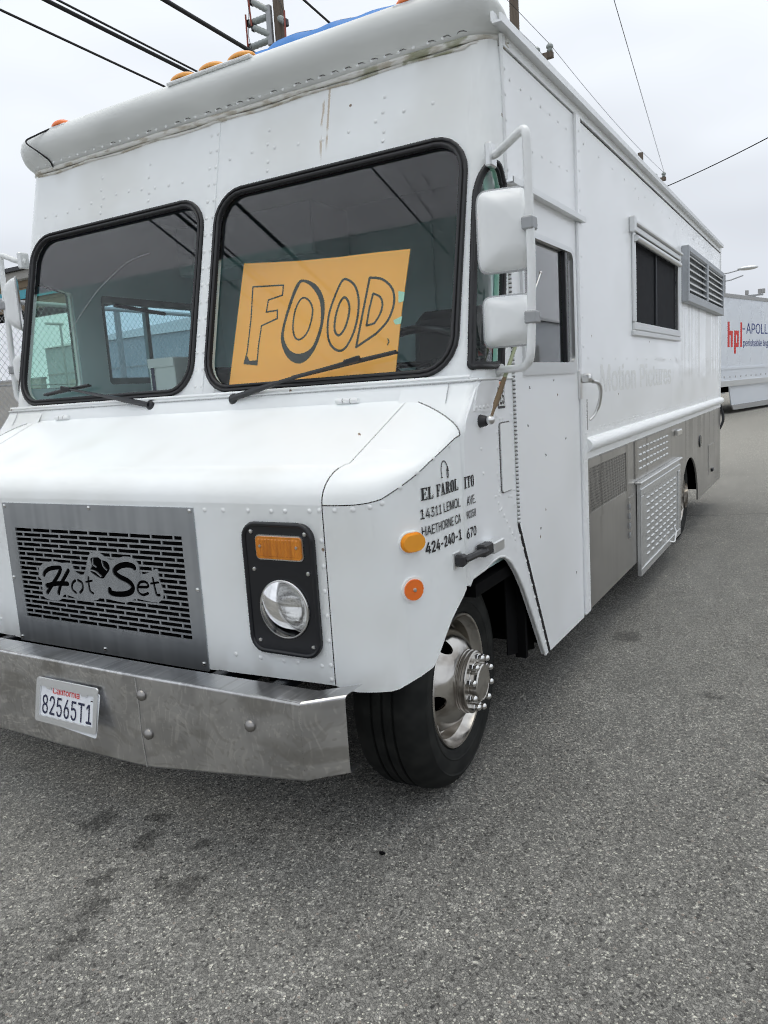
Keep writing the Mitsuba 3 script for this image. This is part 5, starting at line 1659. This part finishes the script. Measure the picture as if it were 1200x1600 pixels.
# ---- utility poles and lines on the far side of the street
def upole(x, y, h, r, label, arm=None, gear=False):
    k = thing('utility_pole', label, 'utility pole', 'wooden utility poles along the far side')
    obj('shaft', tube([(x, y, 0), (x, y, h)], [r * 1.15, r * .85], 14), 'wood', k, True)
    if arm:
        z, half = arm
        obj('crossarm', bx(x - half, x + half, y - .14 - r, y - .02 - r, z - .07, z + .07, .01), 'wood', k)
        for dx in (-half + .08, -half * .45, half * .60, half - .08):
            obj('pin_insulator', place(lathe([(.05, 0), (.075, .03), (.05, .06), (.085, .10), (.085, .14), (.04, .19), (0, .20)], 12), (x + dx, y - .08 - r, z + .07), (0, 0, 1)), 'insulator', k)
    if gear:
        obj('mount_plate', bx(x - .16, x - .075, y - .13, y - .05, 6.40, 6.96, .015), 'galvanised', k)
        for (a, b_) in (((-5.29, 6.88), (-5.55, 7.06)), ((-5.34, 6.81), (-5.64, 6.79)), ((-5.29, 6.55), (-5.56, 6.71)), ((-5.32, 6.49), (-5.65, 6.46)), ((-5.11, 6.73), (-4.97, 6.62))):
            p0, p1 = np.array([a[0], y - .09, a[1]]), np.array([b_[0], y - .13, b_[1]])
            pts = [p0 + (p1 - p0) * q / 10 for q in range(11)]
            obj('cutout_insulator', tube(pts, [.042, .049] * 5 + [.040], 12), 'insulator', k, 30)
            obj('cutout_clamp', bx(p1[0] - .035, p1[0] + .025, p1[1] - .035, p1[1] + .035, p1[2] - .05, p1[2] + .05, .008), 'black_plastic', k)
        for (a, b_) in (((-5.585, 7.10), (-5.565, 6.72)), ((-5.66, 6.90), (-5.665, 6.46)), ((-4.955, 6.76), (-4.965, 6.38))):
            obj('fuse_tube', cyl((a[0], y - .18, a[1]), (b_[0], y - .18, b_[1]), .013, 8), 'rust_red', k)
        obj('lead_wire', tube(spline([(-5.62, y - .16, 7.14), (-5.58, y - .2, 6.9), (-5.62, y - .2, 6.6), (-5.57, y - .2, 6.36)]), .005, 5), 'cable', k, True)
        obj('lead_wire', tube(spline([(-5.09, y - .12, 6.95), (-5.02, y - .16, 6.88), (-4.99, y - .16, 6.74), (-4.97, y - .14, 6.66)]), .005, 5), 'cable', k, True)
    return k


upole(-5.18, 7.94, 10.5, .085, 'wooden utility pole with grey cutout insulators rising behind the roof cap', gear=True)
upole(-4.9, 17.3, 11.0, .13, 'wooden utility pole above the right end of the roof cap with a crossarm', arm=(8.85, 1.0))
upole(-4.9, 31.5, 10.0, .12, 'distant utility pole mostly hidden behind the truck roof edge', arm=(8.80, 1.0))


def cable(p0, p1, r, sag, label, n=24):
    p0, p1 = np.array(p0, float), np.array(p1, float)
    pts = []
    for i in range(n + 1):
        t = i / n
        q = p0 + (p1 - p0) * t
        q[2] -= 4 * sag * t * (1 - t)
        pts.append(q)
    return obj('overhead_cable', tube(pts, r, 6), 'cable', None, True, label=label, category='cable', group='overhead cables crossing the sky')


def line_x(x, y0, z0, y1, z1, ya, yb_):
    s = (z1 - z0) / (y1 - y0)
    return (x, ya, z0 + s * (ya - y0)), (x, yb_, z0 + s * (yb_ - y0))


a, b_ = line_x(-5.3, 2.993, 5.291, 5.493, 5.187, -26, 20)
cable(a, b_, .013, 0, 'lowest black cable at the upper left, ending above the left end of the roof cap')
a, b_ = line_x(-5.0, 3.38, 5.41, 5.732, 5.319, -26, 20)
cable(a, b_, .022, 0, 'thick black cable of the close pair over the roof cap')
cable((a[0] + .10, a[1], a[2] + .05), (b_[0] + .02, b_[1], b_[2] + .02), .012, 0, 'thin cable twisted beside the thick one of the close pair over the roof cap')
a, b_ = line_x(-4.6, 4.925, 5.761, 6.545, 5.695, -26, 20)
cable(a, b_, .026, 0, 'thick black cable just left of the pole with insulators')
a, b_ = line_x(-2.6, 4.777, 5.124, 5.285, 5.063, -26, 20)
cable(a, b_, .012, 0, 'short wavy cable right of the pole with insulators')
for dx, lb in ((-.32, 'second'), (.0, 'outermost')):
    x = -3.98 + dx
    cable((x, -26, 9.3), (x, 17.2, 9.10), .006, .3, f'{lb} thin line running to the crossarm above the truck roof')
    cable((x, 17.2, 9.10), (x, 31.4, 9.05), .006, .15, f'{lb} thin line running on past the crossarm to the distant pole')
cable((0.35, 2.0, 5.70), (-3.98, 31.4, 9.05), .006, 0.0, 'thin line slanting down the right side of the sky to the distant insulator')
cable((-5.0, 31.5, 8.30), (8.3, 21.0, 10.6), .018, .55, 'black service cable crossing the right side of the sky')

# ---- far lamps above the trailer
SL = thing('street_lamp', 'cobra head street lamp above the trailer roof', 'street lamp')
lx, ly = -2.95, 41.5
obj('pole', cyl((lx, ly, 0), (lx, ly, 5.95), .09, 8), 'galvanised', SL)
obj('arm', cat([tube([(lx - .9, ly, 5.95), (lx + .25, ly, 6.03), (lx + .8, ly, 6.12)], .03, 6), tube([(lx - .8, ly, 5.60), (lx + .3, ly, 5.66), (lx + .9, ly, 5.82)], .03, 6)]), 'galvanised', SL, True)
hd = trimesh.creation.icosphere(2, 1.0)
hd.apply_scale([.48, .18, .11])
hd.apply_translation([lx + 1.1, ly, 6.16])
obj('head', hd, 'aluminium', SL, True)
FL = thing('floodlight_pole', 'small floodlight pole right of the street lamp over the trailer', 'floodlight')
fx, fy = -2.4, 52.0
obj('pole', cyl((fx, fy, 0), (fx, fy, 5.6), .08, 8), 'galvanised', FL)
obj('bracket', bx(fx - .5, fx + .5, fy - .05, fy + .05, 5.6, 5.7), 'galvanised', FL, False)
for dx in (-.42, .30, .5):
    obj('floodlight', bx(fx + dx - .10, fx + dx + .10, fy - .1, fy + .1, 5.72, 6.0, .02), 'trailer_grey', FL)
